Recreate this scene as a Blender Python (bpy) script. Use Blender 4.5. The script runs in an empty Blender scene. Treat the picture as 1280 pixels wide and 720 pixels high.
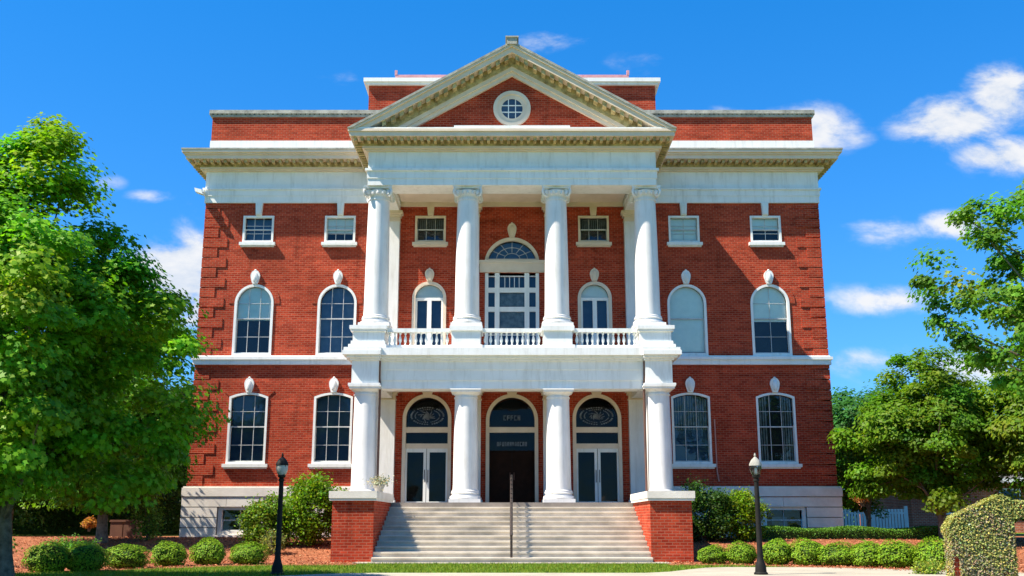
import bpy, bmesh, math, random
import numpy as np
from mathutils import Vector, Matrix
from mathutils.geometry import tessellate_polygon
S = bpy.context.scene
COL = S.collection
R = math.radians
PI = math.pi

# ------------------------------------------------------------------ camera
PITCH = R(12.7)
CAM = Vector((0.0, -42.0, 1.3))
cd = bpy.data.cameras.new('camera'); cam = bpy.data.objects.new('camera', cd); COL.objects.link(cam)
cam.location = CAM; cam.rotation_euler = (PI/2 + PITCH, 0, 0)
cd.sensor_width = 36.0; cd.lens = 36.0*1287/1280; cd.clip_start = .1; cd.clip_end = 3000
S.camera = cam
# ------------------------------------------------------------------ light
SUN_AZ, SUN_EL = 69.5, 52.8         # sun stands to the left of the facade's normal, high
wd = bpy.data.worlds.new('World'); S.world = wd; wd.use_nodes = True
nt = wd.node_tree; nt.nodes.clear()
def N(nt, t, **k):
    n = nt.nodes.new(t)
    for a, b in k.items(): setattr(n, a, b)
    return n
def setin(n, **k):
    for a, b in k.items(): n.inputs[a.replace('_', ' ')].default_value = b
def math_(nt, op, a, b=None, c=None, clamp=False):
    n = N(nt, 'ShaderNodeMath', operation=op, use_clamp=clamp)
    for i, v in enumerate((a, b, c)):
        if v is None: continue
        if isinstance(v, (int, float)): n.inputs[i].default_value = v
        else: nt.links.new(v, n.inputs[i])
    return n.outputs[0]
sky = N(nt, 'ShaderNodeTexSky', sky_type='NISHITA', sun_disc=False)
sky.sun_elevation = R(SUN_EL)
sky.sun_rotation = R(180 + SUN_AZ)
sky.air_density = 1.0; sky.dust_density = 0.15; sky.ozone_density = 3.0; sky.altitude = 300
hs = N(nt, 'ShaderNodeHueSaturation'); setin(hs, Saturation=1.42, Value=1.0, Hue=0.5)
nt.links.new(sky.outputs[0], hs.inputs['Color'])
gm = N(nt, 'ShaderNodeGamma'); gm.inputs[1].default_value = .62; nt.links.new(hs.outputs[0], gm.inputs[0])
tn = N(nt, 'ShaderNodeVectorMath', operation='MULTIPLY'); tn.inputs[1].default_value = (.46, .98, 1.55); nt.links.new(gm.outputs[0], tn.inputs[0])
tc = N(nt, 'ShaderNodeTexCoord'); sx = N(nt, 'ShaderNodeSeparateXYZ'); nt.links.new(tc.outputs['Generated'], sx.inputs[0])
ay = math_(nt, 'MAXIMUM', math_(nt, 'ABSOLUTE', sx.outputs[1]), .12)
U = math_(nt, 'DIVIDE', sx.outputs[0], ay); V = math_(nt, 'DIVIDE', sx.outputs[2], ay)
cx = N(nt, 'ShaderNodeCombineXYZ'); nt.links.new(U, cx.inputs[0]); nt.links.new(V, cx.inputs[1])
n1 = N(nt, 'ShaderNodeTexNoise'); setin(n1, Scale=13.0, Detail=10.0, Roughness=.62, Distortion=.25)
mp = N(nt, 'ShaderNodeMapping'); mp.inputs['Scale'].default_value = (.8, 1.5, 1); nt.links.new(cx.outputs[0], mp.inputs[0]); nt.links.new(mp.outputs[0], n1.inputs['Vector'])
n2 = N(nt, 'ShaderNodeTexNoise'); setin(n2, Scale=30.0, Detail=5.0, Roughness=.6); nt.links.new(cx.outputs[0], n2.inputs['Vector'])
# cloud banks: (u, v, half width, half height, density)
CL = [(.305,.393,.050,.026,.85),(.345,.385,.03,.016,.5),(.455,.40,.055,.028,1.0),(.50,.365,.05,.022,.9),(.51,.43,.035,.035,1.0),(.44,.29,.03,.016,.8),(.375,.213,.065,.016,.72),(.34,.15,.05,.014,.62),
      (-.335,.235,.045,.05,1.25),(-.315,.215,.04,.04,1.0),(-.37,.32,.028,.008,.52),(-.41,.335,.02,.012,.42),(.375,.282,.05,.02,.5),(.04,.49,.05,.015,.42),(.228,.41,.03,.012,.45),(.44,.14,.10,.03,.6),(-.16,.45,.05,.02,.3),(.12,.47,.05,.03,.3),(-.8,.2,.3,.07,.9),(.95,.3,.3,.08,.9)]
acc = None
for (u, v, a, b, d) in CL:
    du = math_(nt, 'DIVIDE', math_(nt, 'SUBTRACT', U, u), a*1.15); dv = math_(nt, 'DIVIDE', math_(nt, 'SUBTRACT', V, v), b*1.15)
    q = math_(nt, 'ADD', math_(nt, 'MULTIPLY', du, du), math_(nt, 'MULTIPLY', dv, dv))
    g = math_(nt, 'MULTIPLY', math_(nt, 'EXPONENT', math_(nt, 'MULTIPLY', q, -1.0)), d)
    acc = g if acc is None else math_(nt, 'MAXIMUM', acc, g)
nz = math_(nt, 'ADD', math_(nt, 'MULTIPLY', math_(nt, 'SUBTRACT', n1.outputs[0], .5), 2.6), math_(nt, 'MULTIPLY', math_(nt, 'SUBTRACT', n2.outputs[0], .5), .5))
den = math_(nt, 'ADD', acc, math_(nt, 'MULTIPLY', nz, math_(nt, 'ADD', math_(nt, 'MULTIPLY', acc, 1.25), .10)))
mr = N(nt, 'ShaderNodeMapRange', interpolation_type='SMOOTHSTEP'); setin(mr, From_Min=.24, From_Max=.98, To_Min=0.0, To_Max=.93)
nt.links.new(den, mr.inputs[0])
mx = N(nt, 'ShaderNodeMix', data_type='RGBA'); cs = N(nt, 'ShaderNodeMix', data_type='RGBA'); cs.inputs[6].default_value = (2.5, 2.85, 3.4, 1); cs.inputs[7].default_value = (3.75, 3.75, 3.75, 1)
cm = N(nt, 'ShaderNodeMapRange'); setin(cm, From_Min=.40, From_Max=.58); nt.links.new(n1.outputs[0], cm.inputs[0]); nt.links.new(cm.outputs[0], cs.inputs[0]); nt.links.new(cs.outputs[2], mx.inputs[7])
nt.links.new(mr.outputs[0], mx.inputs[0]); nt.links.new(tn.outputs[0], mx.inputs[6])
bg = N(nt, 'ShaderNodeBackground'); bg.inputs[1].default_value = .115; nt.links.new(mx.outputs[2], bg.inputs[0])
wo = N(nt, 'ShaderNodeOutputWorld'); nt.links.new(bg.outputs[0], wo.inputs[0])

sl = bpy.data.lights.new('sun', 'SUN'); sl.energy = 5.0; sl.angle = R(.5); sl.color = (1, .90, .76)
so = bpy.data.objects.new('sun', sl); COL.objects.link(so)
sd = Vector((-math.cos(R(SUN_EL))*math.sin(R(SUN_AZ)), -math.cos(R(SUN_EL))*math.cos(R(SUN_AZ)), math.sin(R(SUN_EL))))
so.rotation_euler = sd.to_track_quat('Z', 'Y').to_euler(); so.location = sd*60
S.view_settings.view_transform = 'Standard'; S.view_settings.look = 'None'
S.view_settings.exposure = 1.16; S.view_settings.gamma = 1
S.view_settings.use_curve_mapping = False

# ------------------------------------------------------------------ materials
def base(name, rough=.6, spec=.4):
    m = bpy.data.materials.new(name); m.use_nodes = True
    p = m.node_tree.nodes['Principled BSDF']; p.inputs['Roughness'].default_value = rough
    p.inputs['Specular IOR Level'].default_value = spec
    return m, m.node_tree, p
def noisy(name, c1, c2, scale=1.5, rough=.6, spec=.4, bump=0, bscale=30, detail=6, metallic=0, lo=.35, hi=.68):
    m, t, p = base(name, rough, spec); p.inputs['Metallic'].default_value = metallic
    co = N(t, 'ShaderNodeTexCoord'); n = N(t, 'ShaderNodeTexNoise'); setin(n, Scale=scale, Detail=detail, Roughness=.62)
    t.links.new(co.outputs['Object'], n.inputs['Vector'])
    r = N(t, 'ShaderNodeMapRange'); setin(r, From_Min=lo, From_Max=hi); t.links.new(n.outputs[0], r.inputs[0])
    x = N(t, 'ShaderNodeMix', data_type='RGBA'); x.inputs[6].default_value = (*c1, 1); x.inputs[7].default_value = (*c2, 1)
    t.links.new(r.outputs[0], x.inputs[0]); t.links.new(x.outputs[2], p.inputs['Base Color'])
    if bump:
        n2 = N(t, 'ShaderNodeTexNoise'); setin(n2, Scale=bscale, Detail=4); t.links.new(co.outputs['Object'], n2.inputs['Vector'])
        b = N(t, 'ShaderNodeBump'); setin(b, Strength=bump, Distance=.02); t.links.new(n2.outputs[0], b.inputs['Height']); t.links.new(b.outputs[0], p.inputs['Normal'])
    return m
def painted(name, c1, c2, grime, rough=.55):
    m = noisy(name, c1, c2, 1.1, rough, .35, .06, 18, lo=.4, hi=.75); t = m.node_tree; p = t.nodes['Principled BSDF']
    src = p.inputs['Base Color'].links[0].from_socket
    co = N(t, 'ShaderNodeTexCoord'); mp = N(t, 'ShaderNodeMapping'); mp.inputs['Scale'].default_value = (5, 5, .55); t.links.new(co.outputs['Object'], mp.inputs[0])
    n = N(t, 'ShaderNodeTexNoise'); setin(n, Scale=1.0, Detail=7, Roughness=.7); t.links.new(mp.outputs[0], n.inputs['Vector'])
    r_ = N(t, 'ShaderNodeMapRange'); setin(r_, From_Min=.50, From_Max=.74, To_Min=0, To_Max=.55); t.links.new(n.outputs[0], r_.inputs[0])
    x = N(t, 'ShaderNodeMix', data_type='RGBA'); x.inputs[7].default_value = (*grime, 1); t.links.new(src, x.inputs[6]); t.links.new(r_.outputs[0], x.inputs[0])
    t.links.new(x.outputs[2], p.inputs['Base Color']); return m
def brick_mat(name, a, b, mortar, dark=.75):
    m, t, p = base(name, .9, .10)
    uv = N(t, 'ShaderNodeUVMap')
    bt = N(t, 'ShaderNodeTexBrick', offset=.5)
    setin(bt, Scale=1.0, Mortar_Size=.011, Mortar_Smooth=.3, Bias=-.1, Brick_Width=.235, Row_Height=.088)
    bt.inputs['Color1'].default_value = (*a, 1); bt.inputs['Color2'].default_value = (*b, 1); bt.inputs['Mortar'].default_value = (*mortar, 1)
    t.links.new(uv.outputs[0], bt.inputs['Vector'])
    co = N(t, 'ShaderNodeTexCoord'); n = N(t, 'ShaderNodeTexNoise'); setin(n, Scale=.9, Detail=9, Roughness=.68)
    t.links.new(co.outputs['Object'], n.inputs['Vector'])
    r = N(t, 'ShaderNodeMapRange'); setin(r, From_Min=.3, From_Max=.7, To_Min=dark, To_Max=1.3); t.links.new(n.outputs[0], r.inputs[0])
    # courses differ slightly in tone (stretched along the wall)
    mp = N(t, 'ShaderNodeMapping'); mp.inputs['Scale'].default_value = (.45, 5.7, 1); t.links.new(uv.outputs[0], mp.inputs[0])
    n3 = N(t, 'ShaderNodeTexNoise'); setin(n3, Scale=1.0, Detail=4, Roughness=.7); t.links.new(mp.outputs[0], n3.inputs['Vector'])
    r3 = N(t, 'ShaderNodeMapRange'); setin(r3, From_Min=.3, From_Max=.7, To_Min=.72, To_Max=1.25); t.links.new(n3.outputs[0], r3.inputs[0])
    ms_ = N(t, 'ShaderNodeMapping'); ms_.inputs['Scale'].default_value = (1.9, 1.9, .28); t.links.new(co.outputs['Object'], ms_.inputs[0])
    n4 = N(t, 'ShaderNodeTexNoise'); setin(n4, Scale=1.0, Detail=8, Roughness=.66); t.links.new(ms_.outputs[0], n4.inputs['Vector'])
    r4 = N(t, 'ShaderNodeMapRange'); setin(r4, From_Min=.56, From_Max=.72, To_Min=1.0, To_Max=.62); t.links.new(n4.outputs[0], r4.inputs[0])
    mm = math_(t, 'MULTIPLY', math_(t, 'MULTIPLY', r.outputs[0], r3.outputs[0]), r4.outputs[0])
    x = N(t, 'ShaderNodeVectorMath', operation='SCALE'); t.links.new(bt.outputs['Color'], x.inputs[0]); t.links.new(mm, x.inputs['Scale'])
    t.links.new(x.outputs[0], p.inputs['Base Color'])
    bp = N(t, 'ShaderNodeBump'); setin(bp, Strength=.7, Distance=.012)
    inv = math_(t, 'SUBTRACT', 1.0, bt.outputs['Fac']); inv = math_(t, 'ADD', inv, math_(t, 'MULTIPLY', n3.outputs[0], .8))
    t.links.new(inv, bp.inputs['Height']); t.links.new(bp.outputs[0], p.inputs['Normal'])
    return m
def leaf_mat(name, trans=.45, rough=.5):
    m, t, p = base(name, rough, .18)
    at = N(t, 'ShaderNodeAttribute', attribute_name='Col')
    t.links.new(at.outputs['Color'], p.inputs['Base Color'])
    tr = N(t, 'ShaderNodeBsdfTranslucent')
    g = N(t, 'ShaderNodeVectorMath', operation='MULTIPLY'); g.inputs[1].default_value = (1.15, 1.4, .5); t.links.new(at.outputs['Color'], g.inputs[0]); t.links.new(g.outputs[0], tr.inputs[0])
    ms = N(t, 'ShaderNodeMixShader'); ms.inputs[0].default_value = trans
    t.links.new(p.outputs[0], ms.inputs[1]); t.links.new(tr.outputs[0], ms.inputs[2]); t.links.new(ms.outputs[0], t.nodes['Material Output'].inputs[0])
    return m
def glass_mat(name, tint=(.55, .7, .85), ior=1.75):
    m = bpy.data.materials.new(name); m.use_nodes = True; t = m.node_tree; t.nodes.clear()
    tp = N(t, 'ShaderNodeBsdfTransparent'); tp.inputs[0].default_value = (*tint, 1)
    gl = N(t, 'ShaderNodeBsdfGlossy'); gl.inputs['Roughness'].default_value = .03; gl.inputs[0].default_value = (.9, .95, 1, 1)
    co = N(t, 'ShaderNodeTexCoord'); n = N(t, 'ShaderNodeTexNoise'); setin(n, Scale=1.3, Detail=2); t.links.new(co.outputs['Object'], n.inputs['Vector'])
    b = N(t, 'ShaderNodeBump'); setin(b, Strength=.35, Distance=.05); t.links.new(n.outputs[0], b.inputs['Height']); t.links.new(b.outputs[0], gl.inputs['Normal'])
    fr = N(t, 'ShaderNodeFresnel'); fr.inputs[0].default_value = ior
    ms = N(t, 'ShaderNodeMixShader'); t.links.new(fr.outputs[0], ms.inputs[0]); t.links.new(tp.outputs[0], ms.inputs[1]); t.links.new(gl.outputs[0], ms.inputs[2])
    o = N(t, 'ShaderNodeOutputMaterial'); t.links.new(ms.outputs[0], o.inputs[0])
    return m
M = {}
M['brick'] = brick_mat('red brick', (.43, .055, .022), (.27, .024, .010), (.37, .13, .08))
M['brick_far'] = brick_mat('far brick', (.42, .10, .05), (.34, .07, .04), (.45, .3, .22))
M['white'] = painted('white paint', (.82, .83, .80), (.72, .73, .69), (.50, .49, .43))
M['white_col'] = painted('white column paint', (.77, .76, .73), (.68, .67, .64), (.50, .47, .40), .5)
M['cream'] = noisy('cream trim paint', (.76, .64, .50), (.66, .54, .41), 1.4, .6, .35, .08, 20)
M['weather'] = noisy('weathered ochre paint', (.56, .45, .22), (.24, .18, .08), 3.5, .8, .2, .3, 25, lo=.4, hi=.65)
M['lead'] = noisy('weathered grey coping', (.45, .44, .38), (.22, .22, .19), 3.0, .8, .25, .4, 22)
M['stone'] = noisy('pale stone', (.80, .75, .67), (.66, .61, .54), 1.8, .8, .25, .2, 30)
M['step'] = noisy('concrete steps', (.64, .58, .48), (.42, .38, .31), 1.3, .85, .25, .25, 40)
M['concrete'] = noisy('pale concrete', (.40, .37, .29), (.31, .28, .22), .8, .9, .2, .2, 40)
M['joint'] = noisy('dark joints', (.30, .27, .23), (.22, .2, .17), 3, .9, .2)
M['glass'] = glass_mat('window glass', (.93, .96, .97), 1.5)
M['doorglass'] = glass_mat('entrance glass', (.5, .52, .55), 1.28)
M['lampglass'] = glass_mat('lamp glass', (.75, .8, .82), 1.6)
M['sash'] = noisy('aged sash paint', (.55, .57, .56), (.40, .42, .42), 3, .6, .3)
M['pfloor'] = noisy('dark porch paving', (.26, .23, .20), (.18, .16, .14), 2, .9, .2)  # unseen floor, darkened to cut light bounced up the porch wall
M['dark'] = noisy('dark interior', (.012, .016, .022), (.03, .03, .035), .8, .9, .1)
M['navy_reflection'] = noisy('painted navy reflection', (.03, .07, .14), (.05, .10, .17), 1.5, .9, .1)  # navy sky reflection of the glass, put into the colour
M['sky_reflection'] = noisy('painted sky reflection', (.07, .14, .24), (.13, .22, .33), 1.2, .9, .1)  # paler reflected sky for upper windows, painted on the sheet behind the glass
M['blind'] = noisy('pale window blind', (.86, .93, .88), (.76, .85, .81), 3, .7, .3)
M['curtain'] = noisy('grey curtain', (.22, .27, .27), (.10, .13, .14), 5, .9, .2)
M['darkdoor'] = noisy('dark stained wood', (.016, .007, .004), (.028, .012, .007), 2.5, .7, .08)
M['etch'] = noisy('etched lettering', (.20, .22, .24), (.05, .06, .07), 6, .6, .3)
M['black'] = noisy('black iron', (.010, .010, .009), (.018, .017, .015), 6, .65, .15)
M['rail'] = noisy('brown iron rail', (.035, .022, .018), (.02, .015, .012), 6, .5, .5)
M['pipe'] = noisy('brown downpipe', (.16, .075, .05), (.09, .05, .04), 4, .5, .4)
M['pink'] = noisy('pink painted conduit', (.50, .22, .18), (.42, .2, .16), 4, .6, .4)
M['redroof'] = noisy('red metal roof', (.55, .30, .32), (.42, .2, .22), 3, .5, .4)
M['bark'] = noisy('bark', (.20, .17, .13), (.07, .06, .045), 7, .95, .15, .9, 18)
M['leaf'] = leaf_mat('leaves'); M['leaf_dull'] = leaf_mat('small leaves', .2, .6)
M['fencewhite'] = noisy('white fence paint', (.78, .78, .76), (.66, .66, .64), 2, .6, .4)
M['brown'] = noisy('brown boards', (.16, .08, .05), (.10, .05, .035), 2, .8, .2)
M['shingle'] = noisy('grey shingles', (.13, .12, .11), (.08, .075, .07), 5, .9, .2, .3, 20)
M['terracotta'] = noisy('grey plant pot', (.42, .40, .36), (.3, .28, .25), 5, .8, .2)
def ground_mat(name, cols, scale, rough=.95, bump=.6, bs=60):
    m, t, p = base(name, rough, .1)
    co = N(t, 'ShaderNodeTexCoord')
    n = N(t, 'ShaderNodeTexNoise'); setin(n, Scale=scale, Detail=10, Roughness=.7); t.links.new(co.outputs['Object'], n.inputs['Vector'])
    cr = N(t, 'ShaderNodeValToRGB'); el = cr.color_ramp.elements
    el[0].position = .32; el[0].color = (*cols[0], 1); el[1].position = .68; el[1].color = (*cols[-1], 1)
    for i, c in enumerate(cols[1:-1]):
        e = el.new(.32 + .36*(i+1)/(len(cols)-1)); e.color = (*c, 1)
    t.links.new(n.outputs[0], cr.inputs[0]); t.links.new(cr.outputs[0], p.inputs['Base Color'])
    n2 = N(t, 'ShaderNodeTexNoise'); setin(n2, Scale=bs, Detail=3); t.links.new(co.outputs['Object'], n2.inputs['Vector'])
    b = N(t, 'ShaderNodeBump'); setin(b, Strength=bump, Distance=.03); t.links.new(n2.outputs[0], b.inputs['Height']); t.links.new(b.outputs[0], p.inputs['Normal'])
    return m
M['lawn'] = ground_mat('lawn', [(.08, .12, .015), (.12, .18, .02), (.17, .21, .04)], 1.4)
M['mulch'] = ground_mat('mulch', [(.15, .055, .028), (.29, .105, .05), (.36, .17, .09)], 6)
M['grass'] = leaf_mat('grass blades', .3, .6)
M['chip'] = leaf_mat('wood chips', 0.0, .8)

# ------------------------------------------------------------------ mesh helpers
class MB:
    def __init__(s): s.v = []; s.f = []; s.sm = []
    def add(s, vs, fs, smooth=False):
        o = len(s.v); s.v += [tuple(p) for p in vs]; s.f += [tuple(i+o for i in f) for f in fs]; s.sm += [smooth]*len(fs); return s
    def box(s, x0, x1, y0, y1, z0, z1):
        if x0 > x1: x0, x1 = x1, x0
        if y0 > y1: y0, y1 = y1, y0
        if z0 > z1: z0, z1 = z1, z0
        return s.add([(x0,y0,z0),(x1,y0,z0),(x1,y1,z0),(x0,y1,z0),(x0,y0,z1),(x1,y0,z1),(x1,y1,z1),(x0,y1,z1)],
              [(0,3,2,1),(4,5,6,7),(0,1,5,4),(1,2,6,5),(2,3,7,6),(3,0,4,7)])
    def prism_xz(s, pts, y0, y1):          # outline in x,z extruded along y
        n = len(pts)
        a = sum(pts[i][0]*pts[(i+1)%n][1]-pts[(i+1)%n][0]*pts[i][1] for i in range(n))
        if a < 0: pts = pts[::-1]
        vs = [(x, y0, z) for x, z in pts] + [(x, y1, z) for x, z in pts]
        return s.add(vs, [tuple(range(n)), tuple(range(2*n-1, n-1, -1))] + [(i, i+n, (i+1)%n+n, (i+1)%n) for i in range(n)])
    def pane(s, pts, y):
        n = len(pts); a = sum(pts[i][0]*pts[(i+1)%n][1]-pts[(i+1)%n][0]*pts[i][1] for i in range(n))
        if a < 0: pts = pts[::-1]
        return s.add([(x, y, z) for x, z in pts], [tuple(range(n))])
    def ring_xz(s, out, inn, y0, y1):      # frame between two outlines with as many points
        n = len(out)
        vs = [(x, y0, z) for x, z in out] + [(x, y0, z) for x, z in inn] + [(x, y1, z) for x, z in out] + [(x, y1, z) for x, z in inn]
        fs = []
        for i in range(n):
            j = (i+1) % n
            fs += [(i, j, n+j, n+i), (2*n+j, 2*n+i, 3*n+i, 3*n+j), (i, 2*n+i, 2*n+j, j), (n+i, n+j, 3*n+j, 3*n+i)]
        return s.add(vs, fs)
    def lathe(s, cx, cy, prof, n=28, smooth=True):
        vs = [(cx+r*math.cos(2*PI*k/n), cy+r*math.sin(2*PI*k/n), z) for r, z in prof for k in range(n)]
        fs = [(i*n+k, i*n+(k+1)%n, (i+1)*n+(k+1)%n, (i+1)*n+k) for i in range(len(prof)-1) for k in range(n)]
        fs += [tuple(range(n-1, -1, -1)), tuple(range((len(prof)-1)*n, len(prof)*n))]
        return s.add(vs, fs, smooth)
    def tube(s, pts, rads, n=8, smooth=True):
        vs = []; P = [Vector(p) for p in pts]
        for i, p in enumerate(P):
            d = (P[min(i+1, len(P)-1)] - P[max(i-1, 0)]).normalized()
            a = d.cross(Vector((0.13, .97, .21))).normalized(); b = d.cross(a)
            r = rads[i] if hasattr(rads, '__len__') else rads
            vs += [p + a*r*math.cos(2*PI*k/n) + b*r*math.sin(2*PI*k/n) for k in range(n)]
        fs = [(i*n+k, i*n+(k+1)%n, (i+1)*n+(k+1)%n, (i+1)*n+k) for i in range(len(P)-1) for k in range(n)]
        fs += [tuple(range(n-1, -1, -1)), tuple(range((len(P)-1)*n, len(P)*n))]
        return s.add(vs, fs, smooth)
    def ball(s, c, r, n=12, m=8, sq=(1, 1, 1)):
        vs = [(c[0], c[1], c[2]-r*sq[2])]
        for i in range(1, m):
            t = -PI/2 + PI*i/m
            vs += [(c[0]+r*sq[0]*math.cos(t)*math.cos(2*PI*k/n), c[1]+r*sq[1]*math.cos(t)*math.sin(2*PI*k/n), c[2]+r*sq[2]*math.sin(t)) for k in range(n)]
        vs.append((c[0], c[1], c[2]+r*sq[2])); L = len(vs)-1
        fs = [(0, 1+(k+1)%n, 1+k) for k in range(n)] + [(L, L-n+k, L-n+(k+1)%n) for k in range(n)]
        for i in range(m-2): fs += [(1+i*n+k, 1+i*n+(k+1)%n, 1+(i+1)*n+(k+1)%n, 1+(i+1)*n+k) for k in range(n)]
        return s.add(vs, fs, True)
    def build(s, name, mat, parent=None, loc=None, **props):
        me = bpy.data.meshes.new(name); me.from_pydata(s.v, [], s.f); me.update()
        me.polygons.foreach_set('use_smooth', s.sm)
        uvl = me.uv_layers.new(name='UVMap'); vv = me.vertices
        for p in me.polygons:
            n = p.normal; ax, ay_, az = abs(n.x), abs(n.y), abs(n.z)
            for li in p.loop_indices:
                c = vv[me.loops[li].vertex_index].co
                uvl.data[li].uv = (c.x, c.y) if az > .8 else ((c.y, c.z) if ax > ay_ else (c.x, c.z))
        if any(s.sm): me.set_sharp_from_angle(angle=R(35))
        me.materials.append(M[mat] if isinstance(mat, str) else mat)
        o = bpy.data.objects.new(name, me); COL.objects.link(o)
        if parent: o.parent = parent
        if loc: o.location = loc
        for k, v in props.items(): o[k] = v
        return o
def thing(name, label, cat, loc=(0, 0, 0), rz=0, group=None):
    o = bpy.data.objects.new(name, None); COL.objects.link(o); o.empty_display_size = .2
    o.location = loc; o.rotation_euler = (0, 0, rz); o['label'] = label; o['category'] = cat
    if group: o['group'] = group
    return o
def kids(o): return [c for c in bpy.data.objects if c.parent == o]
def copy_tree(o, parent=None):
    ch = kids(o); c = o.copy(); COL.objects.link(c)
    if parent: c.parent = parent
    for k in ch: copy_tree(k, c)
    return c
def wall_holes(mb, x0, x1, z0, z1, y, holes, depth=.3):
    outer = [(x0, z0), (x1, z0), (x1, z1), (x0, z1)]
    loops = [outer] + holes
    pts = [Vector((a, b, 0)) for l in loops for a, b in l]
    tris = tessellate_polygon([[Vector((a, b, 0)) for a, b in l] for l in loops])
    vs = [(p.x, y, p.y) for p in pts]; fs = []
    for t in tris:
        a, b, c = (pts[i] for i in t)
        cr = (b-a).cross(c-a).z
        if abs(cr) < 1e-9: continue
        fs.append(t if cr > 0 else (t[0], t[2], t[1]))
    mb.add(vs, fs)
    for h in holes:
        n = len(h); mb.add([(a, y, b) for a, b in h]+[(a, y+depth, b) for a, b in h], [(i, (i+1)%n, (i+1)%n+n, i+n) for i in range(n)])
# window outlines, centred on x=0, bottom at z=0
def o_rect(w, h): return [(-w/2, 0), (w/2, 0), (w/2, h), (-w/2, h)]
def o_arch(w, h, n=18, rise=None):
    r = w/2; rise = r if rise is None else rise; zs = h-rise
    if rise >= r*.99: top = [(r*math.cos(PI*k/n), zs+r*math.sin(PI*k/n)) for k in range(n+1)]
    else:
        RR = (r*r+rise*rise)/(2*rise); a = math.asin(r/RR)
        top = [(RR*math.sin(a-2*a*k/n), h-RR+RR*math.cos(a-2*a*k/n)) for k in range(n+1)]
    return [(-r, 0), (r, 0)] + top
def shift(o, dx, dz): return [(a+dx, b+dz) for a, b in o]
def top_at(o, x):                       # height of an outline above x
    best = 0
    for i in range(len(o)):
        (a, b), (c, d) = o[i], o[(i+1) % len(o)]
        if min(a, c)-1e-6 <= x <= max(a, c)+1e-6 and abs(a-c) > 1e-6: best = max(best, b+(d-b)*(x-a)/(c-a))
    return best
def span_at(o, z):
    xs = []
    for i in range(len(o)):
        (a, b), (c, d) = o[i], o[(i+1) % len(o)]
        if (b-z)*(d-z) <= 0 and abs(b-d) > 1e-9: xs.append(a+(c-a)*(z-b)/(d-b))
    return (min(xs), max(xs)) if xs else (0, 0)

# ------------------------------------------------------------------ terrain
def sst(t): t = max(0, min(1, t)); return t*t*(3-2*t)
def H(x, y):
    return .62*sst((y+8.8)/6.5) - .012*max(0, -y-24)
def sheet(name, mat, x0, x1, fy, by, nx, ny, off, **props):
    vs = []; fs = []
    for i in range(nx+1):
        x = x0+(x1-x0)*i/nx; a, b = fy(x), by(x)
        for j in range(ny+1):
            y = a+(b-a)*j/ny; vs.append((x, y, H(x, y)+off))
    for i in range(nx):
        for j in range(ny):
            q = i*(ny+1)+j; fs.append((q, q+ny+1, q+ny+2, q+1))
    mb = MB(); mb.add(vs, fs, True); return mb.build(name, mat, **props)
# one ground sheet out to the horizon (denser grid where the ground rises)
xs = [-900, -300, -120, -60, -40]+list(np.arange(-30, 30.1, 1.5))+[40, 60, 120, 300, 900]
ys = [-300, -120, -60, -45]+list(np.arange(-36, 2.1, .75))+[6, 12, 25, 60, 150, 400, 900]
g = MB(); g.add([(x, y, H(x, y)) for x in xs for y in ys], [(i*len(ys)+j, (i+1)*len(ys)+j, (i+1)*len(ys)+j+1, i*len(ys)+j+1) for i in range(len(xs)-1) for j in range(len(ys)-1)], True)
g.build('lawn', 'lawn', kind='structure')
def bed_front(x):        # front edge of the mulch beds: it swings towards the viewer at both ends
    if x < 0: return -11.0 - 4.6*sst((-x-6.5)/6.5)
    return -11.0 - 5.0*sst((x-6.0)/6.5)
sheet('mulch_bed', 'mulch', -24, -4.6, bed_front, lambda x: -.05 if x > -13 else 3, 60, 24, .012, kind='structure')
sheet('mulch_bed', 'mulch', 4.6, 24, bed_front, lambda x: -.05 if x < 13 else 3, 60, 24, .012, kind='structure')
sheet('landing_path', 'concrete', -4.9, 4.9, lambda x: -9.75, lambda x: -7.5, 12, 6, .02, kind='structure')
def walk_back(x):
    if x < -3.5: return -15.4 - 4.0*sst((-3.5-x)/5)
    return -15.4 + 3.2*sst((x-3.3)/2.6) - 3.2*sst((x-7.5)/7)
sheet('sidewalk', 'concrete', -40, 40, lambda x: -21.5, walk_back, 120, 10, .016, kind='structure')

# ------------------------------------------------------------------ the building
B = thing('civic_building', 'three storey red brick civic building with white columned portico, pediment and wide front steps', 'building')
FLOOR = 1.92
# openings: kind, x, z, w, h
W = []
for s in (-1, 1):
    for x in (10.74, 7.28):
        W.append(('top', s*x, 12.72, 1.30, 1.18)); W.append(('arch', s*x, 7.90, 1.62, 3.02)); W.append(('low', s*x, 3.50, 1.58, 2.88))
    W.append(('top', s*3.45, 12.72, 1.30, 1.18)); W.append(('arch', s*3.45, 7.60, 1.42, 3.44))
    W.append(('door', s*3.45, FLOOR, 1.98, 4.40))
W.append(('door', 0, FLOOR, 2.12, 4.40))
W.append(('lunette', 0, 11.93, 2.30, 1.02)); W.append(('palladian', 0, 7.60, 2.24, 3.72))
def outline(k, w, h):
    if k in ('top', 'palladian', 'base'): return o_rect(w, h)
    if k == 'low': return o_arch(w, h, 10, .17)
    if k == 'lunette': return o_arch(w, h, 24, h-.002) if h < w/2*.99 else o_arch(w, h, 24)
    return o_arch(w, h, 24)
wl = MB()
holes = [shift(outline(k, w-.06, h-.03), x, z) for k, x, z, w, h in W]
wall_holes(wl, -13, 13, FLOOR-.02, 14.6, 0, holes, .32)
wl.box(-13, -12.7, 0, 20, 0, 17.3); wl.box(12.7, 13, 0, 20, 0, 17.3); wl.box(-12.7, 12.7, 19.7, 20, 0, 17.3)
wl.v = [(x, y if not (abs(y) < 1e-6 and abs(abs(x)-13) < 1e-6 and False) else y, z) for x, y, z in wl.v]
wl.build('brick_wall', 'brick', B)
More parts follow.
